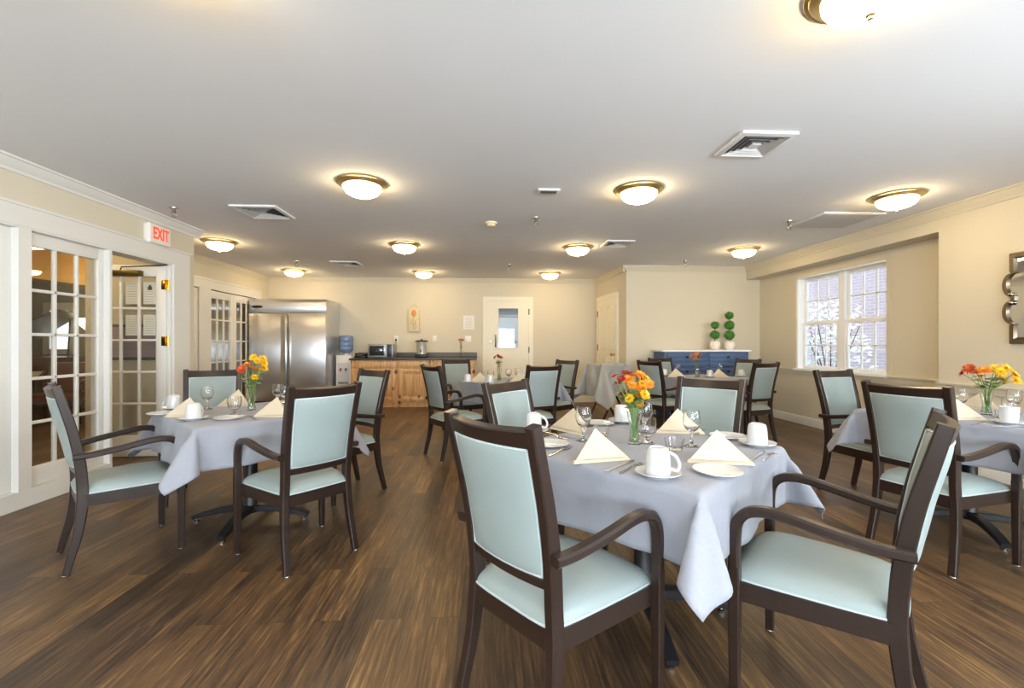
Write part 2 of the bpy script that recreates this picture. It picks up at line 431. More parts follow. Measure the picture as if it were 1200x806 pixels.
# trim: crown, chair rail, baseboards
crown = [(0, 0), (0, -0.095), (0.012, -0.095), (0.018, -0.075), (0.05, -0.04), (0.062, -0.018), (0.078, -0.016), (0.078, 0)]
base = [(0, 0), (0.016, 0), (0.016, 0.095), (0.010, 0.115), (0.004, 0.125), (0, 0.125)]
rail = [(0, 0), (0, -0.085), (0.012, -0.085), (0.016, -0.055), (0.020, -0.03), (0.034, -0.022), (0.036, -0.004), (0.03, 0)]
def mould(name, runs, prof, z, mat=white_trim):
    mb = MB()
    for (p0, p1, n) in runs: mb.profile((*p0, z), (*p1, z), (*n, 0), prof)
    return struct(mb.build(name, mat, ang=20))
cn = Vector((-(B_-A_).y, (B_-A_).x, 0)).normalized()
mould('trim_1', [((XL, YR), (XL, 5.40+0.078), (1, 0))], crown, H)
mould('trim_2', [((XLL, 5.40), (XLL, YB), (1, 0))], crown, H, wall_m)
mould('trim_3', [((XLL, YB), (B_.x, YB), (0, -1))], crown, H, wall_m)
mould('trim_4', [((A_.x, A_.y-0.07), (B_.x, B_.y), (cn.x, cn.y))], crown, H, wall_m)
mould('trim_5', [((A_.x-0.07, YC), (XR, YC), (0, -1))], crown, H, wall_m)
mould('trim_6', [((XR, YR), (XR, YC), (-1, 0))], crown, H, wall_m)
mould('trim_7', [((XR, YR), (XR, 4.224), (-1, 0)), ((XA, 4.224), (XA, YC), (-1, 0))], rail, 0.83, wall_m)
mould('baseboard_left', [((XL, YR), (XL, 2.55), (1, 0)), ((XL, 5.12), (XL, 5.40), (1, 0))], base, 0)
mould('baseboard_right', [((XR, YR), (XR, 4.224), (-1, 0)), ((XA, 4.224), (XA, YC), (-1, 0)), ((A_.x, YC), (XA, YC), (0, -1))], base, 0)
mould('baseboard_back', [((0.92, YB), (B_.x, YB), (0, -1)), ((-0.2, YB), (-0.115, YB), (0, -1))], base, 0)

# glazed leaf: stiles, rails and muntins in one frame, all its panes in one glass mesh; local x along width, z up, y thickness
def leaf(w, h, cols, rows, st, top, bot, mun=0.024, th=0.04):
    f = MB(); t = th/2
    gx0, gx1, gz0, gz1 = st, w-st, bot, h-top
    f.box(0, st, -t, t, 0, h, 0.003); f.box(w-st, w, -t, t, 0, h, 0.003)
    f.box(st-0.001, w-st+0.001, -t, t, 0, bot, 0.003); f.box(st-0.001, w-st+0.001, -t, t, h-top, h, 0.003)
    for i in range(1, cols):
        x = gx0 + (gx1-gx0)*i/cols
        f.box(x-mun/2, x+mun/2, -t*0.7, t*0.7, gz0-0.001, gz1+0.001, 0.004)
    for j in range(1, rows):
        z = gz0 + (gz1-gz0)*j/rows
        f.box(gx0-0.001, gx1+0.001, -t*0.7, t*0.7, z-mun/2, z+mun/2, 0.004)
    g = MB().box(gx0, gx1, -0.002, 0.002, gz0, gz1)
    return f, g
def hang_leaf(root, args, loc, rz, name='leaf', mat=white_trim):
    f, g = leaf(*args)
    o = f.build(name, mat, root, loc, rz); g.build('glass', pane_m, o)
    return o

# --- french-door opening in the near side wall (posts, sill and casing are trim)
mb = MB()
mb.box(XL-0.149, XL+0.011, 3.44, 3.535, 0.10, 2.05)          # post between the side panel and the fixed glazing
mb.box(XL-0.15, XL+0.011, 4.225, 4.252, 0.0, 2.05)          # post at the doorway
mb.box(XL-0.15, XL+0.014, 2.40, 4.25, 0.0, 0.125)          # plinth under the glazing
mb.box(XL-0.147, XL+0.010, 5.005, 5.04, 0.0, 2.05)            # hinge jamb
mb.box(XL, XL+0.02, 5.03, 5.30, 0.0, 2.06)                 # wide flat casing
mb.box(XL, XL+0.028, 5.032, 5.10, 0.0, 2.06)                 # moulded edge of the casing
mb.box(XL, XL+0.02, 2.40, 5.30, 2.06, 2.21)                 # head casing
mb.box(XL, XL+0.03, 2.38, 5.32, 2.205, 2.225)
mb.box(XL-0.148, XL+0.013, 2.545, 5.03, 2.046, 2.075)          # head jamb
mb.box(XL, XL+0.02, 2.40, 2.56, 0.0, 2.06)
struct(mb.build('trim_8', white_trim))
# recessed white side panel at the frame's edge
w3 = sroot('window_3', (XL-0.09, 2.56, 0.125))
mb = MB()
mb.box(-0.03, 0.0, 0.0, 0.879, 0.001, 1.917)
mb.box(0, 0.05, 0.80, 0.885, 0, 1.92, 0.006); mb.box(0, 0.03, 0.70, 0.80, 0, 1.92, 0.006); mb.box(0, 0.018, 0.62, 0.66, 0.1, 1.80, 0.005)
mb.box(0, 0.049, 0.0, 0.885, 1.86, 1.918, 0.006); mb.box(0, 0.03, 0.0, 0.1, 0, 1.92, 0.006)
mb.build('panel', white_trim, w3)
# fixed glazed panel
w2 = sroot('window_2', (XL-0.06, 3.535, 0.125))
hang_leaf(w2, (0.69, 1.92, 3, 5, 0.055, 0.10, 0.14), (0, 0, 0), PI/2)
# open leaf, swung back into the lobby, hinged on the far jamb
d1 = sroot('door_1', (XL-0.022, 4.995, 0.01))
lf = hang_leaf(d1, (0.735, 2.025, 3, 5, 0.095, 0.12, 0.22), (0, 0, 0), R(180+2))
for z in (0.25, 1.22, 1.82):
    h_ = MB().box(0.0, 0.012, -0.045, 0.02, z-0.05, z+0.05, 0.002).tube([(0.014, 0.0, z-0.056), (0.014, 0.0, z+0.056)], 0.010, 10)
    h_.box(-0.04, 0.0, -0.028, -0.021, z-0.05, z+0.05, 0.001)
    h_.build('hinge', bright_brass, d1)
c_ = MB().box(-0.55, -0.22, -0.085, -0.022, 1.905, 1.965, 0.008).build('closer', bronze, d1)
MB().tube([(-0.44, -0.05, 1.965), (-0.42, -0.06, 2.0), (-0.06, -0.07, 2.015), (0.03, -0.04, 2.03)], 0.007, 8).build('closer_arm', bronze, c_)

# papers taped to the open leaf
def paper(x, z, w, h, label, grp='notices on the open door'):
    t = thing('paper_notice', label, 'notice', (x, 4.995+0.004, z), 0, grp)
    MB().box(0, w, 0.0, 0.0015, 0, h).build('sheet', paper_m, t)
    return t
paper(-3.860, 1.625, 0.135, 0.235, 'white printed notice on the open glazed door, upper row away from the hinges')
pe = paper(-3.678, 1.625, 0.135, 0.235, 'white printed notice with a dark emblem on the open glazed door')
MB().box(0.045, 0.09, -0.0012, -0.0002, 0.15, 0.185).ball((0.0675, -0.0004, 0.19), 0.018, 1, (1, 0.06, 1)).build('emblem', M_('dark_print', '#55504c', 0.8), pe)
paper(-3.860, 1.29, 0.13, 0.22, 'plain notice in second row of the open door, away from the hinges')
paper(-3.678, 1.29, 0.13, 0.22, 'plain notice in second row of the open door, near the hinges')
# framed picture on the return wall behind the open leaf
pic = thing('framed_picture', 'framed striped landscape seen through the open glazed door', 'picture', (-4.02, 5.28, 1.22))
MB().box(-0.36, 0.36, -0.025, 0, -0.2, 0.2, 0.004).build('frame', M_('grey_frame', '#6d6a66', 0.5), pic)
mb = MB().box(-0.33, 0.33, -0.027, -0.022, -0.17, 0.17); mb.build('print', M_('mauve_print', '#a99ba0', 0.7, noise=0.3, scale=3, stretch=(0.3, 1, 12)), pic)

# --- rear side wall: two pairs of french doors
def rear_pair(name, y0, y1):
    r = sroot(name, (XLL-0.03, y0, 0.0))
    w = (y1-y0)/2
    for k in (0, 1): hang_leaf(r, (w-0.004, 2.05, 3, 5, 0.085, 0.12, 0.22), (0, k*w+0.002, 0), PI/2)
    return r
rear_pair('door_2', 5.56, 7.07); rear_pair('door_3', 7.29, 8.71)
mb = MB()
mb.box(XLL, XLL+0.02, 5.42, 8.9, 2.06, 2.20); mb.box(XLL, XLL+0.032, 5.42, 8.9, 2.195, 2.22)
mb.box(XLL, XLL+0.02, 7.05, 7.31, 0, 2.06); mb.box(XLL, XLL+0.02, 8.70, 8.84, 0, 2.06); mb.box(XLL, XLL+0.02, 5.42, 5.57, 0, 2.06)
struct(mb.build('trim_9', white_trim))

# --- back door with its window
bd = sroot('door_4', (DX0, YB-0.01, 0))
w, h = DX1-DX0, DZ1
wx0, wx1, wz0, wz1 = 0.235, 0.64, 1.12, 1.93
mb = MB()
mb.box(0.005, wx0, 0, 0.045, 0.005, h-0.005); mb.box(wx1, w-0.005, 0, 0.045, 0.005, h-0.005)
mb.box(wx0, wx1, 0, 0.045, 0.005, wz0); mb.box(wx0, wx1, 0, 0.045, wz1, h-0.005)
mb.build('leaf', cream_door, bd)
MB().box(wx0, wx1, 0.02, 0.026, wz0, wz1).build('glass', pane_m, bd)
mb = MB()
for a in ((wx0-0.02, wx0+0.004, wz0-0.02, wz1+0.02), (wx1-0.004, wx1+0.02, wz0-0.02, wz1+0.02), (wx0, wx1, wz0-0.02, wz0+0.004), (wx0, wx1, wz1-0.004, wz1+0.02)):
    mb.box(a[0], a[1], -0.008, 0.01, a[2], a[3])
mb.build('glazing_bead', cream_door, bd)
pl = MB().box(0.135, 0.215, -0.006, 0.001, 1.09, 1.43, 0.002).build('pull_plate', M_('cream_plate', '#efe9da', 0.35), bd)
MB().box(0.160, 0.192, -0.009, -0.004, 1.13, 1.39, 0.003).build('recess', M_('plate_recess', '#4a443c', 0.5), pl)
MB().tube(smooth([(0.175, -0.004, 1.14), (0.175, -0.045, 1.16), (0.175, -0.05, 1.26), (0.175, -0.045, 1.36), (0.175, -0.004, 1.38)]), 0.009, 8).build('pull_handle', nickel, pl)
MB().lathe([(0, -0.02), (0.022, -0.018), (0.026, 0)], 16, M=Matrix.Translation((0.07, 0, 1.25)) @ Matrix.Rotation(R(90), 4, 'X') @ Matrix.Scale(-1, 4)).build('deadbolt', nickel, bd)
for z in (1.08, 1.86): MB().box(w-0.012, w+0.012, -0.012, 0.002, z-0.06, z+0.06, 0.003).build('hinge', M_('dark_hinge', '#6a6152', 0.4, metal=0.8), bd)
mb = MB()
mb.box(DX0-0.085, DX0+0.003, YB-0.018, YB, 0, DZ1+0.085); mb.box(DX1-0.003, DX1+0.085, YB-0.018, YB, 0, DZ1+0.085); mb.box(DX0, DX1, YB-0.018, YB, DZ1-0.003, DZ1+0.085)
struct(mb.build('trim_10', cream_door))

# --- closet door on the closet side face
dirv = (B_-A_).normalized(); ang = math.atan2(dirv.y, dirv.x)
def along(px_):   # distance from A_ along the face
    return px_
cd = sroot('door_5', (A_.x + dirv.x*0.42 + cn.x*0.004, A_.y + dirv.y*0.42 + cn.y*0.004, 0), ang)
W5 = 1.02
mb = MB()
mb.box(0.0, W5, -0.004, 0.03, 0.005, 2.06)
cs = MB(); cs.box(-0.075, 0.0, -0.004, 0.04, 0, 2.135); cs.box(W5, W5+0.075, -0.004, 0.04, 0, 2.135); cs.box(0, W5, -0.004, 0.04, 2.06, 2.135)
mb.build('leaf', cream_door, cd); cs.build('casing', cream_door, cd)
for (z0, z1, arch) in ((1.10, 1.92, True), (0.22, 0.95, False)):
    p = MB()
    for (x0, x1) in ((0.12, W5/2-0.04), (W5/2+0.04, W5-0.12)):
        pts = [(x0, 0.032, z0), (x1, 0.032, z0), (x1, 0.032, z1-(0.07 if arch else 0))]
        if arch:
            pts += [(x1+(x0-x1)*k/6, 0.032, z1-0.07+0.07*math.sin(PI*k/6)) for k in range(1, 6)]
        pts += [(x0, 0.032, z1-(0.07 if arch else 0))]
        p.tube(pts, 0.010, 6, closed=True)
    p.build('panel_moulding', cream_door, cd)
MB().lathe([(0, 0), (0.03, 0), (0.03, 0.006), (0.011, 0.01), (0.011, 0.035), (0.027, 0.045), (0.03, 0.06), (0.02, 0.075), (0, 0.078)], 20, M=Matrix.Translation((0.07, 0.03, 1.01)) @ Matrix.Rotation(R(-90), 4, 'X')).build('knob', brass, cd)
for z in (1.13, 1.80): MB().box(W5-0.01, W5+0.012, 0.028, 0.044, z-0.06, z+0.06, 0.002).build('hinge', M_('dark_hinge2', '#6a6152', 0.4, metal=0.8), cd)

# --- alcove window: two double-hung units
win = sroot('window_1', (XA, 0, 0))
Y0, Y1, Z0, Z1 = 5.054, 6.61, 0.81, 2.2
wm = M_('white_window_vinyl', '#f1f2f4', 0.35)
fr = MB()
fr.box(0.0, 0.15, Y0-0.0, Y0+0.02, Z0, Z1); fr.box(0.0, 0.15, Y1-0.02, Y1, Z0, Z1); fr.box(0.0, 0.15, Y0, Y1, Z1-0.02, Z1); fr.box(-0.045, 0.15, Y0-0.03, Y1+0.03, Z0-0.005, Z0+0.025)
fr.box(0.07, 0.15, (Y0+Y1)/2-0.05, (Y0+Y1)/2+0.05, Z0, Z1)
fr.build('window_frame', wm, win)
for k in (0, 1):
    ya = Y0+0.02 if k == 0 else (Y0+Y1)/2+0.05
    yb = (Y0+Y1)/2-0.05 if k == 0 else Y1-0.02
    hz = (Z1-0.02 - Z0-0.025)/2
    for (zz, xx, nm) in ((Z0+0.025, 0.095, 'lower_sash'), (Z0+0.025+hz-0.015, 0.125, 'upper_sash')):
        hang_leaf(win, (yb-ya, hz+0.015, 3, 2, 0.05, 0.045, 0.05, 0.02, 0.03), (xx, ya, zz), PI/2, nm, wm)
fr = MB()   # plain casing round the reveal
fr.box(-0.012, 0, Y0-0.055, Y0, Z0, Z1+0.055); fr.box(-0.012, 0, Y1, Y1+0.055, Z0, Z1+0.055); fr.box(-0.012, 0, Y0, Y1, Z1, Z1+0.055)
fr.build('casing', wall_m, win)

# outside the window
struct(MB().box(4.95, 16, -4, 18, -0.5, -0.35).build('ground', M_('outdoor_lawn', '#7f8a6a', 0.95, noise=0.2, scale=4)))
hb = thing('brick_house', 'sunlit grey brick house seen through the alcove window', 'building', (9.0, 9.5, -0.35))
MB().box(0, 4, -7, 8, 0, 6.5).build('wall', brick_m, hb)
hw = MB().box(-0.06, 0.03, -4.4, -2.9, 0.85, 2.3).build('window', wm, hb)
mb = MB()
for k in range(26): mb.box(-0.075, -0.055, -4.3, -3.0, 0.92+k*0.05, 0.955+k*0.05)
mb.build('blind', M_('blue_grey_blind', '#9fb2d8', 0.5), hw)
shr = thing('shrub', 'leafy shrub whitened by glare outside the far pane of the alcove window', 'shrub', (6.6, 8.35, -0.35))
mb = MB(); rs = random.Random(3)
for k in range(620):
    a = rs.uniform(0, 2*PI); zz = rs.betavariate(1.6, 1.3)*2.4; rr = 0.75*math.sqrt(rs.random())*(1-0.45*abs(zz-1.1)/1.3)
    c = Vector((rr*math.cos(a), rr*math.sin(a), zz)); u = Vector((rs.gauss(0,1), rs.gauss(0,1), rs.gauss(0,0.5))).normalized(); v = u.orthogonal().normalized()
    s_ = rs.uniform(0.05, 0.09)
    mb.add([c-u*s_, c-v*s_*0.4, c+u*s_, c+v*s_*0.4], [(0, 1, 2, 3)])
fo = mb.build('foliage', M_('glare_white_leaf', '#e4eae4', 0.5), shr)  # leaf colour whitened to stand in for overexposed glare
mb = MB()
for k in range(7):
    a = k*0.9; mb.tube(smooth([(0, 0, 0), (0.1*math.cos(a), 0.1*math.sin(a), 0.8), (0.45*math.cos(a), 0.45*math.sin(a), 1.9)]), [0.02-0.001*i for i in range(13)], 6)
mb.build('branches', bark_m, shr)

# windows behind the camera
for i, (x0, x1) in enumerate(RW):
    wn = sroot('window_%d' % (i+4), (x0, YR-0.08, 0.5))
    hang_leaf(wn, (x1-x0, 1.75, 4, 4, 0.05, 0.05, 0.06), (0, 0, 0), 0, 'sash', wm)

for i, (y0, y1) in enumerate(RS):
    wn = sroot('window_%d' % (i+8), (XR+0.08, y0, 0.85))
    hang_leaf(wn, (y1-y0, 1.35, 4, 4, 0.05, 0.05, 0.06), (0, 0, 0), PI/2, 'sash', wm)

# ------------------------------------------------------------------ armchair
def make_chair(label):
    t = thing('dining_armchair', label, 'armchair', group='dining armchairs')
    yz = [(-0.254, 0.0), (-0.232, 0.10), (-0.205, 0.22), (-0.190, 0.36), (-0.190, 0.46), (-0.202, 0.60), (-0.227, 0.74), (-0.259, 0.87), (-0.288, 0.982)]
    def yat(z):
        for (a, b) in zip(yz, yz[1:]):
            if a[1] <= z <= b[1]:
                return a[0] + (b[0]-a[0])*(z-a[1])/(b[1]-a[1])
        return yz[-1][0]
    def xat(z):     # the stiles stand closer together at seat height than at the top and at the feet
        return 0.196 - 0.019*min(1, z/0.46) if z < 0.46 else 0.177 + 0.016*(z-0.46)/0.52
    for s in (-1, 1):
        pts = smooth([(s*xat(z), y, max(z, 0.007)) for y, z in yz], 5)
        n = len(pts)
        dep = [0.030 + 0.018*min(1, p.z/0.34) - 0.010*max(0, (p.z-0.55)/0.43) for p in pts]
        lg = MB().sweep(pts, 0.036, dep).build('leg', wood, t)
        MB().lathe([(0, 0), (0.014, 0), (0.015, 0.004), (0.012, 0.010), (0, 0.010)], 12, (s*0.196, yz[0][0], 0)).build('glide', glide_m, lg)
        # front leg
        zs = [0.007, 0.15, 0.3, 0.46]
        lg = MB().sweep([(s*0.253, 0.226, z) for z in zs], [0.029, 0.033, 0.036, 0.037], [0.029, 0.033, 0.036, 0.036]).build('leg', wood, t)
        MB().lathe([(0, 0), (0.014, 0), (0.015, 0.004), (0.012, 0.010), (0, 0.010)], 12, (s*0.253, 0.226, 0)).build('glide', glide_m, lg)
        # arm: from the stile forward, over and down into the front leg
        ap = smooth([(s*0.214, -0.228, 0.613), (s*0.224, -0.15, 0.616), (s*0.240, -0.03, 0.636), (s*0.248, 0.08, 0.656), (s*0.252, 0.143, 0.658), (s*0.253, 0.191, 0.642), (s*0.253, 0.219, 0.599), (s*0.253, 0.226, 0.53), (s*0.253, 0.226, 0.455)], 5)
        m_ = len(ap)
        MB().sweep(ap, [0.040 - 0.003*i/m_ for i in range(m_)], [0.030+0.006*i/m_ for i in range(m_)], ch=0.45).build('armrest', wood, t)
    # seat frame: one ring of rails
    out = [(-0.195, -0.208), (0.195, -0.208), (0.243, 0.245), (-0.243, 0.245)]
    inn = [(-0.17, -0.178), (0.17, -0.178), (0.213, 0.215), (-0.213, 0.215)]
    vs = [(x, y, z) for z in (0.338, 0.402) for x, y in out] + [(x, y, z) for z in (0.338, 0.402) for x, y in inn]
    fs = []
    for i in range(4):
        j = (i+1) % 4
        fs += [(i, j, j+4, i+4), (8+j, 8+i, 12+i, 12+j), (i, 8+i, 8+j, j), (4+i, 4+j, 12+j, 12+i)]
    MB().add(vs, fs).build('seat_frame', wood, t)
    # seat cushion
    def seat(a, b):
        u = 2*a-1; v = 2*b-1
        u = math.copysign(1-(1-abs(u))**1.6, u); v = math.copysign(1-(1-abs(v))**1.6, v)
        hw = 0.190 + 0.046*(v+1)/2
        k = 1 - 0.05*abs(u)**4*abs(v)**4
        e = max(0, (1-abs(u)**4)*(1-abs(v)**4))
        front = 0.018*max(0, v)**4
        return (u*hw*k, 0.0235 + v*0.2355*k + 0.012*(1-u*u)*max(0, v)**3, 0.404 + 0.060*e**0.42 - front*0.3)
    se = MB().grid(24, 24, seat)
    ring = [seat(i/24, 0) for i in range(24)] + [seat(1, i/24) for i in range(24)] + [seat(1-i/24, 1) for i in range(24)] + [seat(0, 1-i/24) for i in range(24)]
    st = se.build('seat', vinyl, t, ang=80)
    MB().tube([(x, y, 0.405) for x, y, z in ring], 0.0045, 6, closed=True).build('piping', piping_m, st)
    # back: top rail, lower rail, upholstered panel
    bow = lambda x, k: -k*(1-(x/0.175)**2)
    xs = [-0.178 + 0.356*i/12 for i in range(13)]
    xl = [-0.164 + 0.328*i/12 for i in range(13)]
    MB().sweep([(x, yat(0.946)+bow(x, 0.026), 0.946 - 0.006*(1-(x/0.176)**2)) for x in xs], 0.056, 0.030, side=(0, 0.33, -1)).build('top_rail', wood, t)
    MB().sweep([(x, yat(0.523)+bow(x, 0.020)+0.004, 0.523) for x in xl], 0.034, 0.028, side=(0, 0.2, -1)).build('lower_rail', wood, t)
    z0, z1, hw = 0.539, 0.920, 0.172
    def pan(sg):
        def f(a, b):
            u = 2*a-1; u = math.copysign(1-(1-abs(u))**1.5, u); w_ = 2*b-1; w_ = math.copysign(1-(1-abs(w_))**1.5, w_)
            z = (z0+z1)/2 + w_*(z1-z0)/2; x = u*(xat(z)-0.0185)
            e = max(0, (1-abs(u)**5)*(1-abs(w_)**5))
            return (x, yat(z) + bow(x, 0.020+0.006*(w_+1)/2) + sg*(0.010 + 0.016*e**0.5), z)
        return f
    bk = MB()
    nx, nz = 16, 20
    F, G = pan(1), pan(-1)
    bk.grid(nx, nz, F); bk.grid(nx, nz, G)
    # close the rim
    def rim(Q): return [Q(i/nx, 0) for i in range(nx)] + [Q(1, j/nz) for j in range(nz)] + [Q(1-i/nx, 1) for i in range(nx)] + [Q(0, 1-j/nz) for j in range(nz)]
    r1, r2 = rim(F), rim(G); n = len(r1)
    bk.add(r1+r2, [(i, (i+1) % n, n+(i+1) % n, n+i) for i in range(n)])
    b = bk.build('backrest', vinyl, t, ang=60, merge=True)
    for Q, sg in ((F, 1), (G, -1)):
        ins = 0.006
        pts = [(x*(1-ins/hw), y+sg*0.004, z + (ins if z < 0.6 else 0) - (ins if z > 0.85 else 0)) if (abs(z-z0) < 1e-6 or abs(z-z1) < 1e-6) else (x*(1-ins/hw), y+sg*0.004, min(max(z, z0+ins), z1-ins)) for x, y, z in rim(Q)]
        MB().tube(pts, 0.0045, 6, closed=True).build('piping', piping_m, b)
    return t

CH = [  # x, y, heading, label
 (0.222, 1.512, 51.5, 'armchair with its vinyl back to the camera, closest chair at the front centre table'),
 (1.163, 1.489, -45.5, 'armchair seen side-on with its whole seat showing, right front of the centre table'),
 (0.326, 2.472, 129.3, 'armchair on the far left side of the front centre table, only its back showing'),
 (1.200, 2.595, -132.9, 'armchair on the far right side of the front centre table, behind goblets'),
 (-2.142, 2.758, 44.7, 'armchair in side view right beside the fixed french window'),
 (-1.094, 2.685, -48.5, 'armchair with its back to the camera at the table by the french doors'),
 (-2.244, 3.754, 153.6, 'armchair facing the camera behind the table by the french doors'),
 (-1.174, 3.715, -137.8, 'armchair before the pine cabinets, right end of the table by the french doors'),
 (-0.367, 4.898, 56.6, 'narrow-looking armchair on the left of the middle back table, arm towards its cloth'),
 (-0.342, 6.170, 155.0, 'armchair behind the middle back table, just under the counter end'),
 (0.467, 4.941, -24.6, 'armchair with its back to the camera at the middle back table'),
 (0.855, 6.002, -125.0, 'armchair right of the middle back table, before the bare back wall'),
 (2.363, 5.922, 66.1, 'armchair left of the table by the blue dresser, facing right'),
 (2.770, 6.700, 167.0, 'armchair standing against the left end of the blue dresser'),
 (3.58, 6.38, -110.1, 'armchair between the blue dresser corner and the alcove wall, half hidden'),
 (3.230, 5.480, -19.1, 'armchair with its back to the camera at the table by the blue dresser'),
 (2.984, 3.384, 165.4, 'armchair facing the camera just below the alcove window'),
 (2.560, 2.455, 71.5, 'armchair with its broad back to the camera at the table by the mirror'),
]
proto = make_chair(CH[0][3])
for i, (x, y, hd, lb) in enumerate(CH):
    if i == 0:
        proto.location = (x, y, 0); proto.rotation_euler = (0, 0, -R(hd))
    else:
        dup(proto, (x, y, 0), -R(hd), lb)

# ------------------------------------------------------------------ tables and cloths
ZT = 0.737           # table top
def make_table(label):
    t = thing('dining_table', label, 'table', group='square dining tables')
    MB().box(-0.444, 0.444, -0.444, 0.444, ZT-0.032, ZT, 0.006).build('table_top', M_('dark_table_top', '#3a2a24', 0.4), t)
    MB().lathe([(0, 0.06), (0.05, 0.06), (0.055, 0.075), (0.04, 0.10), (0.038, 0.60), (0.04, 0.70), (0.19, 0.715), (0.19, 0.722), (0, 0.722)], 20).build('column', blackmetal, t)
    for k in range(4):
        a = k*PI/2 + PI/4
        M = Matrix.Rotation(a, 4, 'Z')
        pts = smooth([(0.02, 0, 0.085), (0.14, 0, 0.085), (0.27, 0, 0.062), (0.375, 0, 0.032)], 4)
        lg = MB().sweep(pts, [0.062-0.0012*i for i in range(len(pts))], [0.050-0.0018*i for i in range(len(pts))], side=(0, 1, 0), M=M).build('base_arm', blackmetal, t)
        MB().lathe([(0, 0), (0.016, 0), (0.017, 0.012), (0.008, 0.014), (0.008, 0.022), (0, 0.022)], 12, M=M @ Matrix.Translation((0.35, 0, 0))).build('glide', glide_m, lg)
    return t

def drape(hx, hy, L, W, top, seed, flare=0.10, wave=0.022, cfold=0.42, n=44, flip=()):
    """square cloth L x W over a block of half sizes hx, hy: flat on top, falling over the edges, folding at the corners"""
    rs = random.Random(seed)
    ph = [rs.uniform(0, 2*PI) for _ in range(8)]; tw = [rs.choice((-1, 1))*rs.uniform(0.10, 0.22) for _ in range(4)]
    for i in flip: tw[i] = -tw[i]
    br = 0.018
    def fall(d):
        """distance past the edge -> (out, down)"""
        if d <= 0: return (d, 0)
        q = br*PI/2
        if d < q:
            return (br*math.sin(d/br), br*(1-math.cos(d/br)))
        r = d-q
        return (br + r*flare, br + r*math.sqrt(1-flare*flare))
    def f(a, b):
        def sp(t, h, Lh):     # denser sampling near the edges
            x = (2*t-1)
            return x*Lh
        u = sp(a, hx, L/2)+0; v = sp(b, hy, W/2)+0
        du = abs(u)-hx + br; dv = abs(v)-hy + br
        su = 1 if u >= 0 else -1; sv = 1 if v >= 0 else -1
        if du <= 0 and dv <= 0:
            return (u, v, top)
        if dv <= 0:
            o, dn = fall(du)
            w_ = wave*min(1, max(0, du)/0.2)*math.sin(9*v + ph[0 if su > 0 else 1]) + 0.5*wave*min(1, du/0.2)*math.sin(21*v+ph[4]) + 0.22*wave*min(1, du/0.1)*math.sin(37*v+14*du+ph[7])
            return (su*(hx-br+o+w_*0.8), v, top-dn)
        if du <= 0:
            o, dn = fall(dv)
            w_ = wave*min(1, max(0, dv)/0.2)*math.sin(9*u + ph[2 if sv > 0 else 3]) + 0.5*wave*min(1, dv/0.2)*math.sin(21*u+ph[5]) + 0.22*wave*min(1, dv/0.1)*math.sin(37*u+14*dv+ph[7])
            return (u, sv*(hy-br+o+w_*0.8), top-dn)
        r = math.hypot(du, dv); phi = math.atan2(dv, du)
        o, dn = fall(r)
        ci = (0 if su > 0 else 1) + (0 if sv > 0 else 2)
        k = min(1, r/0.10)**0.7
        e_ = cfold*math.sin(2*phi)*r*k                      # outward along the diagonal
        t_ = -0.24*math.sin(4*phi)*r*k + tw[ci]*math.sin(2*phi)**2*r*k
        dn2 = dn*math.sqrt(max(0.2, 1-(e_*e_+t_*t_)/max(1e-9, r*r)))
        ou = o*math.cos(phi)**2; ov = o*math.sin(phi)**2
        dx = ou + (e_-t_)*0.707; dy = ov + (e_+t_)*0.707
        wv = wave*min(1, r/0.2)
        rp = 0.030*r*k*math.sin(7*phi*2+ph[6])*math.sin(2*phi)
        dx += rp; dy += rp
        dx += math.cos(phi)**6*wv*0.8*(math.sin(9*sv*hy + ph[0 if su > 0 else 1])+0.5*math.sin(21*sv*hy+ph[4]))
        dy += math.sin(phi)**6*wv*0.8*(math.sin(9*su*hx + ph[2 if sv > 0 else 3])+0.5*math.sin(21*su*hx+ph[5]))
        return (su*(hx-br+dx), sv*(hy-br+dy), top-dn2)
    mb = MB().grid(n, n, f)
    return mb

TB = [ # key, x, y, heading, label of table, label of cloth, phrase
 ('A', 0.693, 1.985, 48.0, 'pedestal table under the white cloth, closest to the camera', 'white tablecloth hanging in a long point, on the front centre table', 'front centre table'),
 ('B', -1.617, 3.159, -1.5+45, 'pedestal table under the cloth beside the french doors', 'white tablecloth on the table by the french doors', 'table by the french doors'),
 ('C', 0.271, 5.563, 48.0, 'pedestal table in the middle before the white back door', 'white tablecloth on the middle back table with dark red flowers', 'middle back table'),
 ('D', 3.000, 6.110, 68.0, 'pedestal table standing before the blue dresser', 'white tablecloth on the table by the blue dresser', 'table by the blue dresser'),
 ('E', 3.148, 2.785, 70.0, 'pedestal table standing by the mirror wall', 'white tablecloth on the table by the mirror wall', 'table by the mirror'),
]
tproto = make_table(TB[0][4])
for i, (k, x, y, hd, lb, lc, ph) in enumerate(TB):
    if i == 0:
        tproto.location = (x, y, 0); tproto.rotation_euler = (0, 0, -R(hd))
    else:
        dup(tproto, (x, y, 0), -R(hd), lb)
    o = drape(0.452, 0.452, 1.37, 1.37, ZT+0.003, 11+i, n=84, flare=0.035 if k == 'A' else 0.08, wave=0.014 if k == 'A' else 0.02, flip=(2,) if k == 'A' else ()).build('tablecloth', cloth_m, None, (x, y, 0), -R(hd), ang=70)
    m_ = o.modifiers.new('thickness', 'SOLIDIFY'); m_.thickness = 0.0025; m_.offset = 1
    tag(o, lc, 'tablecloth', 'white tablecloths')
ZC = ZT + 0.006      # where the tableware stands

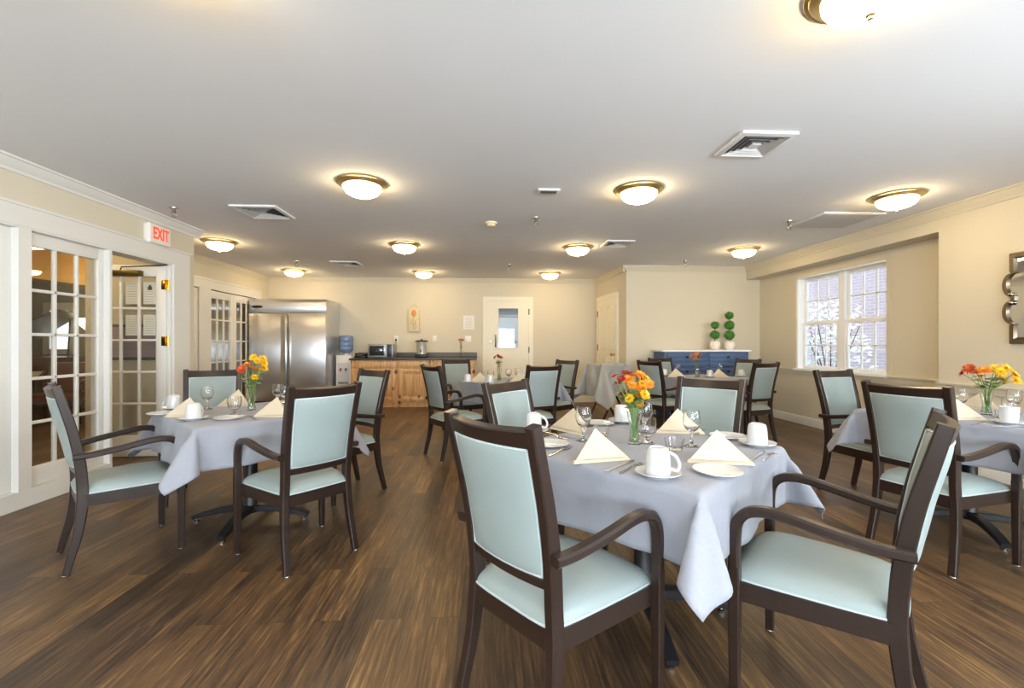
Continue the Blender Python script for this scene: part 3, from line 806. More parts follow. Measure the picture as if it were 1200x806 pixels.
# ------------------------------------------------------------------ tableware prototypes
PROTO = {}
def napkin_proto():
    A = Vector((0, 0.035, 0.118)); L_ = Vector((-0.118, -0.02, 0)); R_ = Vector((0.118, -0.02, 0)); B = Vector((0, 0.14, 0))
    mb = MB()
    def tri(P, Q, S, off, bulge, n=8):
        nrm = (Q-P).cross(S-P).normalized()
        vs = []; idx = {}
        for i in range(n+1):
            for j in range(n+1-i):
                a = i/n; b = j/n; c = 1-a-b
                p = P*c + Q*a + S*b + nrm*(off + bulge*27*a*b*c)
                p.z = max(p.z, 0.0005); idx[i, j] = len(vs); vs.append(p)
        fs = []
        for i in range(n):
            for j in range(n-i):
                fs.append((idx[i, j], idx[i+1, j], idx[i, j+1]))
                if i+j < n-1: fs.append((idx[i+1, j], idx[i+1, j+1], idx[i, j+1]))
        return vs, fs
    for (P, Q, S) in ((A, L_, R_), (A, R_, B), (A, B, L_)):
        mb.add(*tri(P, Q, S, 0, 0.006))
    # second folded layer lying just over the front and a hem along the base
    d = Vector((0, -0.006, 0.004))
    mb.add(*tri(A+d*0.3, L_*0.93+d+Vector((0, 0, 0.010)), R_*0.93+d+Vector((0, 0, 0.010)), 0.0, 0.006))
    mb.add([L_*1.02+Vector((0, -0.010, 0)), R_*1.02+Vector((0, -0.010, 0)), R_*0.97+Vector((0, 0.0, 0.012)), L_*0.97+Vector((0, 0.0, 0.012)), L_+Vector((0, 0.02, 0)), R_+Vector((0, 0.02, 0))],
           [(0, 1, 2, 3), (3, 2, 5, 4), (0, 3, 4), (1, 5, 2), (0, 4, 5, 1)])
    return mb.mesh('napkin', napkin_m, 40)
NAP = napkin_proto()
def item(name, mesh, loc, rz, label, cat, group):
    o = bpy.data.objects.new(name, mesh); COL.objects.link(o)
    o.location = loc; o.rotation_euler = (0, 0, rz)
    return tag(o, label, cat, group)
# mug stands upside down on its saucer: foot ring on top
MUG = MB().lathe([(0.040, 0.0), (0.0425, 0.001), (0.042, 0.02), (0.0405, 0.055), (0.037, 0.082), (0.033, 0.091), (0.026, 0.0935), (0.024, 0.0905), (0, 0.0905)], 28).mesh('mug', china)
MUGH = MB().tube(smooth([(0.040, 0, 0.020), (0.062, 0, 0.016), (0.070, 0, 0.036), (0.058, 0, 0.064), (0.036, 0, 0.078)], 5), 0.0055, 8).mesh('handle', china)
MUGU = MB().lathe([(0, 0.003), (0.024, 0.003), (0.026, 0), (0.033, 0.0025), (0.037, 0.011), (0.0405, 0.038), (0.0425, 0.092), (0.0405, 0.0935), (0.0385, 0.04), (0.034, 0.012), (0, 0.008)], 28).mesh('mug_body', china)
SAUC = MB().lathe([(0, 0.004), (0.038, 0.004), (0.042, 0.0), (0.046, 0.004), (0.070, 0.014), (0.077, 0.018), (0.0765, 0.0205), (0.066, 0.0165), (0.045, 0.0085), (0, 0.0075)], 36).mesh('saucer', china)
PLATE = MB().lathe([(0, 0.003), (0.050, 0.003), (0.053, 0.0), (0.057, 0.003), (0.076, 0.010), (0.084, 0.0125), (0.0835, 0.015), (0.074, 0.0125), (0.056, 0.0065), (0, 0.0055)], 40).mesh('plate', china)
GOB = MB().lathe([(0, 0.004), (0.030, 0.0025), (0.034, 0.0), (0.034, 0.002), (0.020, 0.007), (0.007, 0.014), (0.0055, 0.04), (0.007, 0.058), (0.012, 0.066), (0.027, 0.078), (0.036, 0.098), (0.0375, 0.118), (0.035, 0.140), (0.031, 0.162), (0.0298, 0.162), (0.0338, 0.139), (0.036, 0.118), (0.0345, 0.099), (0.026, 0.081), (0.008, 0.070), (0, 0.069)], 32).mesh('goblet', glass_m, 60)
CUTG = MB().lathe([(0, 0.006), (0.026, 0.004), (0.031, 0.0), (0.032, 0.003), (0.014, 0.016), (0.010, 0.026), (0.022, 0.034), (0.035, 0.052), (0.0405, 0.085), (0.038, 0.118), (0.0362, 0.118), (0.0385, 0.085), (0.033, 0.055), (0.020, 0.039), (0, 0.036)], 48, flute=0.035, fn=12).mesh('cut_goblet', glass_m, 25)
TUMB = MB().lathe([(0, 0.006), (0.026, 0.005), (0.029, 0.0), (0.033, 0.012), (0.041, 0.052), (0.0395, 0.052), (0.031, 0.016), (0, 0.012)], 48, flute=0.03, fn=12).mesh('glass_bowl', glass_m, 25)
def strip(outl, z, th=0.0016):
    """flat cutlery outline (y along the length, half widths) with height profile z(y)"""
    mb = MB(); n = len(outl)
    vs = []
    for (y, w_) in outl:
        zz = z(y)
        vs += [(-w_, y, zz), (w_, y, zz), (w_*0.8, y, zz+th), (-w_*0.8, y, zz+th)]
    fs = [(0, 1, 2, 3), ((n-1)*4+3, (n-1)*4+2, (n-1)*4+1, (n-1)*4)]
    for i in range(n-1):
        for q in range(4): fs.append((i*4+q, (i+1)*4+q, (i+1)*4+(q+1) % 4, i*4+(q+1) % 4))
    return mb.add(vs, fs)
KNIFE = strip([(-0.105, 0.004), (-0.10, 0.0065), (-0.05, 0.006), (0.0, 0.0045), (0.01, 0.005), (0.03, 0.008), (0.07, 0.009), (0.095, 0.007), (0.108, 0.002)], lambda y: 0.001, 0.0022).mesh('knife', steel)
SPOON = strip([(-0.095, 0.004), (-0.085, 0.007), (-0.04, 0.0045), (0.02, 0.0032), (0.035, 0.005), (0.046, 0.013), (0.062, 0.0175), (0.078, 0.015), (0.088, 0.008), (0.092, 0.002)], lambda y: 0.001 + 0.010*max(0, 1-abs((y-0.005)/0.05))).mesh('spoon', steel)
fk = strip([(-0.095, 0.004), (-0.085, 0.007), (-0.04, 0.0045), (0.02, 0.0032), (0.036, 0.006), (0.046, 0.0115), (0.056, 0.0125)], lambda y: 0.001 + 0.010*max(0, 1-abs((y-0.01)/0.05)))
for k in range(4):
    x = -0.0105+0.007*k
    fk.tube([(x, 0.054, 0.0025), (x, 0.075, 0.0025), (x*0.95, 0.095, 0.008)], [0.0016, 0.0014, 0.0008], 5)
FORK = fk.mesh('fork', steel)

def ph(k): return [t for t in TB if t[0] == k][0][6]
def napkin(k, x, y, face, where):
    """face: heading of the open triangular front"""
    item('napkin', NAP, (x, y, ZC), -R(face)+PI, 'ivory pyramid napkin %s' % where, 'napkin', 'pyramid napkins')
def saucer(k, x, y, where):
    item('saucer', SAUC, (x, y, ZC), 0, 'white saucer %s' % where, 'saucer', 'white saucers')
def mug(k, x, y, hdl, where, sauc=True, up=False):
    z = ZC + (0.0085 if sauc else 0)
    o = item('coffee_mug', MUGU if up else MUG, (x, y, z), R(hdl), 'white mug %s' % where, 'mug', 'white coffee mugs')
    h_ = bpy.data.objects.new('handle', MUGH); COL.objects.link(h_); h_.parent = o
    if sauc: saucer(k, x, y, 'under the mug %s' % where.replace('upside down ', ''))
def plate(k, x, y, where):
    item('bread_plate', PLATE, (x, y, ZC), 0, 'small white plate %s' % where, 'plate', 'bread plates')
def goblet(k, x, y, where): item('goblet', GOB, (x, y, ZC), 0, 'clear stemmed goblet %s' % where, 'goblet', 'water goblets')
def cutgoblet(k, x, y, where): item('cut_goblet', CUTG, (x, y, ZC), 0, 'faceted glass goblet %s' % where, 'goblet', 'water goblets')
def bowl(k, x, y, where): item('glass_bowl', TUMB, (x, y, ZC), 0, 'low cut glass bowl %s' % where, 'bowl', 'glass bowls')
def cutl(kind, x0, y0, x1, y1, where):
    me = {'knife': KNIFE, 'spoon': SPOON, 'fork': FORK}[kind]
    dx, dy = x1-x0, y1-y0
    item(kind, me, ((x0+x1)/2, (y0+y1)/2, ZC), math.atan2(dy, dx)-PI/2, 'steel %s %s' % (kind, where), kind, 'table cutlery')

# front centre table
T = 'front centre table'
napkin('A', 0.435, 1.750, 167, 'beside the fork at the front left of the front centre table')
napkin('A', 0.890, 1.695, 194, 'behind the bare plate at the front of the centre table')
napkin('A', 0.422, 2.337, 235, 'behind the stemmed goblet at the far left of the front centre table')
napkin('A', 0.984, 2.275, 190, 'beside the tall goblet at the far right of the front centre table')
mug('A', 0.584, 1.522, -15, 'upside down with its handle showing, closest to the camera')
mug('A', 1.202, 1.953, 80, 'upside down at the right corner of the front centre table')
mug('A', 0.772, 2.576, 80, 'upside down just left of the front bouquet')
mug('A', 0.234, 2.316, 0, 'upside down behind the closest armchair back')
plate('A', 0.810, 1.551, 'bare at the front edge of the front centre table')
plate('A', 0.630, 2.524, 'at the far corner of the front centre table')
plate('A', 0.276, 2.014, 'half hidden behind the closest armchair back')
plate('A', 1.166, 2.134, 'behind the right corner mug of the front centre table')
goblet('A', 0.908, 1.967, 'before the far right chair of the front centre table')
cutgoblet('A', 0.729, 2.035, 'right of the front bouquet')
goblet('A', 0.448, 2.103, 'over the left napkin of the front centre table')
goblet('A', 0.791, 2.238, 'behind the front bouquet')
bowl('A', 0.796, 1.889, 'in the middle of the front centre table')
bowl('A', 0.557, 2.202, 'left of the front bouquet')
cutl('fork', 0.245, 1.819, 0.366, 1.973, 'left of the front left napkin')
cutl('knife', 0.411, 1.582, 0.575, 1.740, 'between the front left napkin and the closest mug')
cutl('spoon', 0.458, 1.560, 0.598, 1.710, 'right beside the closest mug')
cutl('knife', 0.283, 2.324, 0.416, 2.155, 'before the far left napkin of the front centre table')
cutl('spoon', 0.273, 2.254, 0.359, 2.160, 'before the far left knife of the front centre table')
cutl('fork', 1.145, 2.332, 1.031, 2.197, 'beside the far right napkin of the front centre table')
cutl('knife', 1.025, 1.707, 1.171, 1.853, 'at the right edge of the front centre table')
cutl('spoon', 1.062, 1.692, 1.197, 1.827, 'at the right edge beside the knife, front centre table')

# table by the french doors
napkin('B', -1.900, 2.936, 183, 'front left of the table by the french doors')
napkin('B', -1.353, 2.915, 190, 'behind the chair back at the table by the french doors')
napkin('B', -1.863, 3.425, 183, 'at the back of the table by the french doors')
mug('B', -1.770, 2.800, 80, 'upside down in front of the napkin, table by the french doors')
mug('B', -2.186, 3.248, 185, 'at the left corner of the table by the french doors')
plate('B', -1.577, 2.823, 'at the front edge of the table by the french doors')
plate('B', -1.561, 3.560, 'at the back edge of the table by the french doors')
plate('B', -2.103, 3.019, 'at the left edge of the table by the french doors')
goblet('B', -1.967, 3.258, 'before the facing chair at the table by the french doors')
cutgoblet('B', -1.640, 2.998, 'in front of the bouquet, table by the french doors')
goblet('B', -1.551, 3.404, 'right of the yellow bouquet, table by the french doors')
goblet('B', -1.426, 3.248, 'closest to the chair back, table by the french doors')
cutl('knife', -1.806, 2.707, -1.666, 2.894, 'beside the front mug, table by the french doors')
cutl('fork', -1.385, 2.779, -1.515, 2.915, 'right of the front plate, table by the french doors')
cutl('spoon', -2.072, 3.144, -2.176, 3.050, 'at the left edge, table by the french doors')

# table by the mirror
napkin('E', 2.868, 2.582, 186, 'on the table by the mirror')
napkin('E', 3.467, 2.998, 250, 'at the far side of the table by the mirror')
mug('E', 2.956, 2.405, 20, 'standing upright at the front edge, table by the mirror', True, True)
mug('E', 3.144, 2.988, 170, 'upside down behind the napkin, table by the mirror')
goblet('E', 3.113, 2.811, 'left of the bouquet, table by the mirror')
cutgoblet('E', 3.248, 2.634, 'right of the bouquet, table by the mirror')
goblet('E', 3.425, 2.759, 'towards the wall, table by the mirror')
bowl('E', 3.165, 2.603, 'in front of the bouquet, table by the mirror')
cutl('knife', 2.748, 2.410, 2.904, 2.493, 'before the napkin, table by the mirror')
cutl('spoon', 2.811, 2.355, 2.946, 2.306, 'by the upright mug, table by the mirror')
plate('E', 2.769, 2.811, 'at the left side of the table by the mirror')

# middle back table
napkin('C', -0.104, 5.361, 190, 'left on the middle back table')
napkin('C', 0.359, 5.299, 185, 'behind the chair back at the middle back table')
napkin('C', 0.583, 5.746, 230, 'at the far right of the middle back table')
mug('C', -0.245, 5.330, 60, 'upside down at the left corner of the middle back table')
mug('C', 0.409, 5.880, 0, 'upside down at the back of the middle back table')
mug('C', 0.021, 5.205, 170, 'upside down at the front of the middle back table')
goblet('C', 0.246, 5.481, 'right of the dark red flowers')
goblet('C', 0.360, 5.517, 'second right of the dark red flowers')
cutgoblet('C', 0.031, 5.642, 'left of the dark red flowers')
plate('C', -0.021, 5.788, 'at the far left of the middle back table')

# table by the blue dresser
napkin('D', 2.592, 6.090, 190, 'left on the table by the blue dresser')
napkin('D', 3.154, 5.996, 185, 'right on the table by the blue dresser')
mug('D', 3.019, 5.996, 20, 'upside down between both napkins, table by the blue dresser')
mug('D', 3.524, 6.111, 20, 'upside down at the right corner, table by the blue dresser')
mug('D', 2.498, 6.267, 200, 'upside down at the left corner, table by the blue dresser')
goblet('D', 2.800, 6.506, 'left of the orange flowers, table by the blue dresser')
goblet('D', 3.383, 6.402, 'right of the orange flowers, table by the blue dresser')
cutgoblet('D', 2.858, 6.038, 'in front of the orange flowers, table by the blue dresser')
plate('D', 3.258, 6.267, 'right of the flowers, table by the blue dresser')

# ------------------------------------------------------------------ vases and flowers
VASE = MB().lathe([(0, 0.006), (0.024, 0.004), (0.027, 0.0), (0.028, 0.006), (0.022, 0.03), (0.020, 0.06), (0.023, 0.09), (0.029, 0.12), (0.031, 0.138), (0.036, 0.152), (0.0345, 0.152), (0.0295, 0.138), (0.0275, 0.12), (0.0215, 0.09), (0.0185, 0.06), (0.0205, 0.03), (0.02, 0.012), (0, 0.010)], 28).mesh('vase_body', vaseglass_m, 60)
WATER = MB().lathe([(0, 0.0105), (0.0195, 0.0125), (0.0200, 0.03), (0.0180, 0.06), (0.0195, 0.082), (0, 0.082)], 20).mesh('water', water_m, 60)
def blossom(seed, col):
    rs = random.Random(seed); mb = MB()
    for ring, (n, r, tilt, w_) in enumerate(((15, 1.0, 0.12, 0.24), (13, 0.84, 0.40, 0.23), (10, 0.62, 0.75, 0.2), (7, 0.4, 1.1, 0.17))):
        for i in range(n):
            a = 2*PI*(i+0.5*ring)/n + rs.uniform(-0.1, 0.1); t = tilt + rs.uniform(-0.12, 0.12); rr = r*rs.uniform(0.9, 1.05)
            d = Vector((math.cos(a)*math.cos(t), math.sin(a)*math.cos(t), math.sin(t))); s_ = Vector((-math.sin(a), math.cos(a), 0))
            up = Vector((0, 0, 0.10))
            mb.add([d*0.08*rr - s_*0.06, d*0.08*rr + s_*0.06, d*0.6*rr + s_*w_*0.55 + up*0.7, d*rr*0.97 + s_*w_*0.25 + up*0.3, d*rr*0.97 - s_*w_*0.25 + up*0.3, d*0.6*rr - s_*w_*0.55 + up*0.7], [(0, 1, 2, 5), (5, 2, 3, 4)])
    mb.lathe([(0, -0.16), (0.10, -0.14), (0.22, -0.02), (0.2, 0.06), (0, 0.08)], 10)
    return mb.mesh('blossom', petal[col])
BLO = {c: blossom(i+1, c) for i, c in enumerate('yord')}
EYE = MB().lathe([(0.0, 0.1), (0.2, 0.1), (0.2, 0.22), (0.12, 0.3), (0, 0.32)], 10).mesh('flower_eye', flower_eye)
LEAFM = MB().add([(0, 0, 0), (0.18, 0.3, 0.05), (0.28, 0.6, 0.02), (0.0, 1.0, -0.12), (-0.28, 0.6, 0.02), (-0.18, 0.3, 0.05), (0, 0.5, -0.03)], [(0, 1, 6), (1, 2, 6), (2, 3, 6), (3, 4, 6), (4, 5, 6), (5, 0, 6)]).mesh('leaf', stem_m)

def bouquet(x, y, z, flowers, vlabel, where, size=0.032, yaw=3, leaves=5, seed=1, vs=1.0):
    v = thing('glass_vase', vlabel, 'vase', (x, y, z), 0, 'glass flower vases')
    v.scale = (vs, vs, vs)
    for me in (VASE, WATER):
        o = bpy.data.objects.new(me.name, me); COL.objects.link(o); o.parent = v
    rs = random.Random(seed)
    # sideways axis as seen from the camera's place
    d = Vector((x, y, 0)).normalized(); side = Vector((d.y, -d.x, 0))
    for i, (c, dx, dz) in enumerate(flowers):
        dep = rs.uniform(-0.04, 0.03)
        tip = side*dx + d*dep + Vector((0, 0, dz))
        f = thing('chrysanthemum', '%s chrysanthemum in %s' % (petal_tip[c], where), 'flower', (x, y, z), 0, '%s flowers in %s' % (petal_tip[c], where))
        b0 = Vector((rs.uniform(-0.008, 0.008), rs.uniform(-0.008, 0.008), 0.013))
        mouth = Vector((tip.x*0.22*min(1, 0.09/max(0.001, tip.xy.length)), tip.y*0.22*min(1, 0.09/max(0.001, tip.xy.length)), 0.15))
        pts = smooth([b0, (mouth + Vector((b0.x, b0.y, 0.0)))*0.5 + Vector((0, 0, 0.0)), mouth, mouth.lerp(tip, 0.55) + Vector((0, 0, 0.012)), tip + Vector((0, 0, -0.003))], 4)
        MB().tube(pts, 0.0021, 6).build('stem', stem_m, f)
        # the heads face outward and a little towards the room
        nrm = (Vector((tip.x, tip.y, 0))*6 + Vector((0, 0, 0.5)) - d*0.35 + Vector((rs.uniform(-.3, .3), rs.uniform(-.3, .3), rs.uniform(-.2, .3)))).normalized()
        q = nrm.to_track_quat('Z', 'Y')
        s_ = size*rs.uniform(0.85, 1.15)
        b = bpy.data.objects.new('blossom', BLO[c]); COL.objects.link(b); b.parent = f; b.location = tip; b.rotation_mode = 'QUATERNION'; b.rotation_quaternion = q; b.scale = (s_, s_, s_)
        e = bpy.data.objects.new('flower_eye', EYE); COL.objects.link(e); e.parent = b
        for k in range(leaves):
            u = rs.uniform(0.0, 0.62); p = Vector(mouth).lerp(tip, u) + Vector((0, 0, 0.01))
            a = rs.uniform(0, 2*PI); ls = rs.uniform(0.028, 0.05)
            l = bpy.data.objects.new('leaf', LEAFM); COL.objects.link(l); l.parent = f; l.location = p; l.rotation_euler = (rs.uniform(-0.2, 0.9), rs.uniform(-0.4, 0.4), a); l.scale = (ls, ls, ls)
        for k in range(0):
            p = Vector((rs.uniform(-.006, .006), rs.uniform(-.006, .006), rs.uniform(0.05, 0.105)))
            l = bpy.data.objects.new('leaf', LEAFM); COL.objects.link(l); l.parent = f; l.location = p; l.rotation_euler = (1.45, 0, rs.uniform(0, 2*PI)); ls = rs.uniform(0.018, 0.024); l.scale = (ls*0.7, ls, ls)
    return v
bouquet(0.666, 2.025, ZC, [('r', -0.089, 0.306), ('d', -0.04, 0.321), ('o', -0.029, 0.295), ('o', 0.0, 0.31), ('o', 0.026, 0.314), ('y', 0.051, 0.299), ('o', 0.062, 0.277), ('d', -0.07, 0.273), ('o', 0.029, 0.255), ('y', 0.044, 0.229), ('o', 0.022, 0.22), ('o', -0.033, 0.237), ('o', 0.022, 0.185), ('d', -0.048, 0.226), ('d', -0.055, 0.30), ('y', 0.035, 0.275), ('o', -0.012, 0.272), ('o', 0.01, 0.262), ('y', -0.02, 0.21), ('o', 0.05, 0.262), ('d', -0.015, 0.318)],
        'slim glass vase of orange and red flowers on the front centre table', 'the vase on the front centre table', size=0.027, leaves=6, seed=5)
bouquet(3.222, 2.748, ZC, [('r', -0.077, 0.291), ('r', -0.11, 0.261), ('o', -0.01, 0.285), ('y', 0.038, 0.299), ('y', 0.084, 0.304), ('y', 0.115, 0.268), ('y', 0.124, 0.229), ('o', -0.024, 0.244), ('y', 0.072, 0.227), ('o', 0.043, 0.261), ('o', -0.045, 0.272), ('y', 0.06, 0.28)],
        'slim glass vase of orange and yellow flowers on the table by the mirror', 'the vase by the mirror', size=0.036, seed=8)
bouquet(-1.640, 3.209, ZC, [('y', 0.01, 0.363), ('y', 0.067, 0.355), ('y', 0.034, 0.34), ('y', 0.074, 0.323), ('y', 0.071, 0.289), ('o', -0.028, 0.312), ('r', -0.057, 0.283), ('y', 0.038, 0.269), ('y', 0.017, 0.227), ('o', 0.01, 0.283)],
        'slim glass vase of yellow flowers on the table by the french doors', 'the vase by the french doors', size=0.034, seed=12)
bouquet(0.134, 5.616, ZC, [('d', -0.051, 0.289), ('d', -0.014, 0.307), ('r', 0.013, 0.289), ('d', -0.014, 0.222), ('d', 0.03, 0.28)],
        'glass vase of dark red flowers on the middle back table', 'the vase on the middle back table', size=0.032, seed=15)
bouquet(2.950, 6.218, ZC, [('o', -0.069, 0.288), ('o', -0.012, 0.31), ('r', 0.046, 0.31), ('o', -0.023, 0.249), ('r', 0.01, 0.28)],
        'glass vase of orange flowers on the table by the blue dresser', 'the vase by the blue dresser', size=0.036, seed=18)

# ------------------------------------------------------------------ draped tray stand by the closet
ts = thing('folding_stand', 'wooden folding tray stand under a grey cloth by the closet corner', 'stand', (1.90, 7.05, 0), R(20))
for s in (-1, 1):
    MB().sweep([(-0.24, s*0.19, 0.0), (0.22, s*0.19, 0.87)], 0.03, 0.022, side=(0, 1, 0)).build('leg', mahogany, ts)
    MB().sweep([(0.24, s*0.16, 0.0), (-0.22, s*0.16, 0.87)], 0.03, 0.022, side=(0, 1, 0)).build('leg', mahogany, ts)
MB().box(-0.26, 0.26, -0.215, 0.215, 0.865, 0.885, 0.004).build('tray', mahogany, ts)
o = drape(0.265, 0.22, 1.50, 1.42, 0.889, 31, flare=0.06, wave=0.04, cfold=0.30, n=80).build('stand_cloth', greycloth_m, None, (1.90, 7.05, 0), R(20), ang=75)
m_ = o.modifiers.new('thickness', 'SOLIDIFY'); m_.thickness = 0.0025; m_.offset = 1
tag(o, 'grey cloth hanging in long folds over the stand by the closet corner', 'cloth')

# ------------------------------------------------------------------ refrigerator
fg = thing('refrigerator', 'two-door stainless steel refrigerator against the back wall', 'refrigerator', (-3.67, 8.43, 0))
MB().box(-0.68, 0.69, 0.03, 0.74, 0.12, 2.02, 0.004).build('cabinet', stainless, fg)
for s in (-1, 1):
    for y in (0.1, 0.66): MB().lathe([(0, 0), (0.03, 0), (0.034, 0.02), (0.02, 0.03), (0.02, 0.125), (0, 0.125)], 12, (s*0.6, y, 0)).build('caster', black_pl, fg)
MB().box(-0.68, 0.69, 0.0, 0.035, 1.77, 2.02, 0.006).build('grille_panel', stainless, fg)
MB().lathe([(0, 0.006), (0.085, 0.006), (0.1, 0.0)], 28, M=Matrix.Translation((-0.54, 0.0, 1.88)) @ Matrix.Rotation(R(90), 4, 'X') @ Matrix.Diagonal((1, 0.27, 1, 1))).build('badge', M_('badge_black', '#151515', 0.3), fg)
for nm, x0, x1, hx in (('door', -0.68, -0.006, -0.065), ('door', 0.014, 0.69, 0.04)):
    d = MB().box(x0, x1, -0.02, 0.03, 0.16, 1.755, 0.008).build(nm, stainless, fg)
    MB().sweep([(hx, -0.034, 0.25), (hx, -0.034, 1.74)], 0.085 if hx < 0 else 0.035, 0.03, side=(1, 0, 0), ch=0.4).build('handle', M_('polished_handle', '#d5d5d6', 0.15, metal=1), d)
MB().box(-0.66, 0.67, 0.03, 0.06, 0.05, 0.15).build('kick_grille', black_pl, fg)

# ------------------------------------------------------------------ water cooler
wc = thing('water_cooler', 'white water cooler beside the refrigerator', 'water cooler', (-2.78, 8.80, 0))
MB().box(-0.15, 0.15, 0.0, 0.32, 0.0, 0.99, 0.02).build('body', white_pl, wc)
MB().box(-0.11, 0.11, -0.008, 0.002, 0.46, 0.84, 0.004).build('front_panel', M_('panel_grey_white', '#d9d6d0', 0.4), wc)
MB().box(-0.09, 0.09, -0.05, 0.0, 0.44, 0.475, 0.006).build('drip_tray', M_('drip_grey', '#8d8b88', 0.4), wc)
for x, mm in ((-0.05, red_pl), (0.05, blue_pl)):
    MB().box(x-0.018, x+0.018, -0.05, 0.0, 0.70, 0.735, 0.006).tube([(x, -0.035, 0.70), (x, -0.035, 0.665)], 0.008, 8).build('tap', mm, wc)
jg = thing('water_jug', 'blue plastic water jug upturned on the water cooler', 'jug', (-2.78, 8.96, 0.985))
MB().lathe([(0, 0.0), (0.03, 0.0), (0.035, 0.03), (0.10, 0.06), (0.130, 0.10), (0.132, 0.15), (0.126, 0.16), (0.132, 0.17), (0.132, 0.24), (0.126, 0.25), (0.132, 0.26), (0.132, 0.34), (0.12, 0.372), (0.09, 0.38), (0, 0.37)], 28).build('bottle', M_('blue_jug_plastic', '#7488ad', 0.15, spec=0.6, noise=0.25, scale=9), jg)
MB().lathe([(0.03, -0.004), (0.05, -0.004), (0.05, 0.02), (0.036, 0.03)], 20).build('neck_collar', white_pl, jg)

# ------------------------------------------------------------------ pine cabinets and worktop
cx = [(-2.585, -1.712), (-1.712, -1.118), (-1.118, -0.25)]
clab = ['knotty pine base cabinet next to the water cooler', 'narrow knotty pine base cabinet in the middle of the three', 'knotty pine base cabinet at the flower vase end of the worktop']
YF = 8.60
for (x0, x1), lb in zip(cx, clab):
    t = thing('base_cabinet', lb, 'cabinet', ((x0+x1)/2, YF, 0), 0, 'pine base cabinets')
    hw = (x1-x0)/2 - 0.001
    MB().box(-hw, hw, 0.006, 0.59, 0.10, 0.89).build('carcass', pine, t)
    MB().box(-hw, hw, 0.045, 0.58, 0.0, 0.10).build('plinth', pine, t)
    n = 1 if x1-x0 < 0.7 else 2
    MB().box(-hw+0.022, hw-0.022, -0.022, 0.006, 0.752, 0.872, 0.008).build('drawer', pine, t)
    for k in range(n):
        a = -hw+0.03 + k*(2*hw-0.06)/n + 0.004; b = -hw+0.03 + (k+1)*(2*hw-0.06)/n - 0.004
        d = MB()
        d.box(a, a+0.065, -0.024, 0.006, 0.13, 0.728, 0.006); d.box(b-0.065, b, -0.024, 0.006, 0.13, 0.728, 0.006)
        d.box(a+0.06, b-0.06, -0.024, 0.006, 0.13, 0.195, 0.006); d.box(a+0.06, b-0.06, -0.024, 0.006, 0.66, 0.728, 0.006)
        d.box(a+0.06, b-0.06, -0.004, 0.006, 0.19, 0.67); d.box(a+0.085, b-0.085, -0.018, 0.006, 0.225, 0.63, 0.012)
        d.build('door', pine, t)
wt = tag(MB().box(-2.61, -0.232, YF-0.03, YB, 0.892, 0.93, 0.003).box(-2.61, -0.232, YB-0.02, YB, 0.92, 1.03, 0.002).build('worktop', counter_m), 'long dark laminate worktop with upstand over the pine cabinets', 'worktop')

ZW = 0.931
mw = thing('microwave', 'silver microwave oven with dark door on the dark worktop', 'microwave', (-2.06, 8.68, ZW))
MB().box(-0.235, 0.235, 0.01, 0.38, 0.012, 0.27, 0.006).build('case', silver_pl, mw)
MB().box(-0.225, 0.105, -0.008, 0.012, 0.022, 0.262, 0.004).build('door', silver_pl, mw)
MB().box(-0.20, 0.075, -0.011, -0.006, 0.05, 0.235, 0.002).build('door_glass', darkglass, mw)
MB().box(0.13, 0.222, -0.008, 0.012, 0.022, 0.262, 0.003).build('control_panel', M_('panel_navy', '#333b48', 0.3), mw)
MB().tube([(0.112, -0.03, 0.05), (0.112, -0.03, 0.235)], 0.009, 8).box(0.106, 0.118, -0.03, 0.0, 0.05, 0.06).box(0.106, 0.118, -0.03, 0.0, 0.225, 0.235).build('handle', M_('silver_handle', '#d0d0d0', 0.3, metal=0.7), mw)
for sx in (-0.2, 0.2):
    MB().box(sx-0.015, sx+0.015, 0.05, 0.34, 0.0, 0.014).build('foot', black_pl, mw)
ap = thing('black_appliance', 'low black countertop appliance beside the microwave', 'appliance', (-2.45, 8.72, ZW))  # low black appliance of no known kind
MB().box(-0.105, 0.105, 0.0, 0.2, 0.0, 0.05, 0.012).build('base', black_pl, ap)
MB().box(-0.1, 0.1, 0.005, 0.195, 0.05, 0.095, 0.02).build('lid', M_('black_gloss', '#1f1d1e', 0.2), ap)
MB().tube([(-0.05, -0.005, 0.055), (-0.05, -0.03, 0.06), (0.05, -0.03, 0.06), (0.05, -0.005, 0.055)], 0.007, 8).build('handle', silver_pl, ap)
ur = thing('coffee_urn', 'tall steel coffee urn with black base on the dark worktop', 'urn', (-1.30, 8.85, ZW))
MB().box(-0.12, 0.12, -0.12, 0.10, 0.0, 0.075, 0.02).build('base', black_pl, ur)
MB().lathe([(0, 0.07), (0.092, 0.07), (0.094, 0.09), (0.096, 0.31), (0.098, 0.315), (0, 0.315)], 28).build('tank', M_('polished_tank', '#dedad2', 0.3, metal=0.55), ur)
l = MB().lathe([(0.128, 0.312), (0.132, 0.320), (0.11, 0.338), (0.05, 0.345), (0, 0.346)], 28).lathe([(0.095, 0.31), (0.130, 0.313)], 28).build('lid', black_pl, ur)
MB().lathe([(0, 0.345), (0.016, 0.345), (0.02, 0.365), (0, 0.37)], 14).build('lid_knob', black_pl, l)
MB().tube([(0, -0.09, 0.12), (0, -0.125, 0.12)], 0.013, 10).tube([(0, -0.125, 0.10), (0, -0.125, 0.17)], 0.012, 10).build('tap', black_pl, ur)
bouquet(-0.53, 8.85, ZW, [('o', -0.042, 0.350), ('r', 0.025, 0.345), ('o', -0.008, 0.312), ('r', 0.0, 0.355)], 'glass bud vase of small flowers on the worktop end', 'the bud vase on the worktop', size=0.03, seed=22)

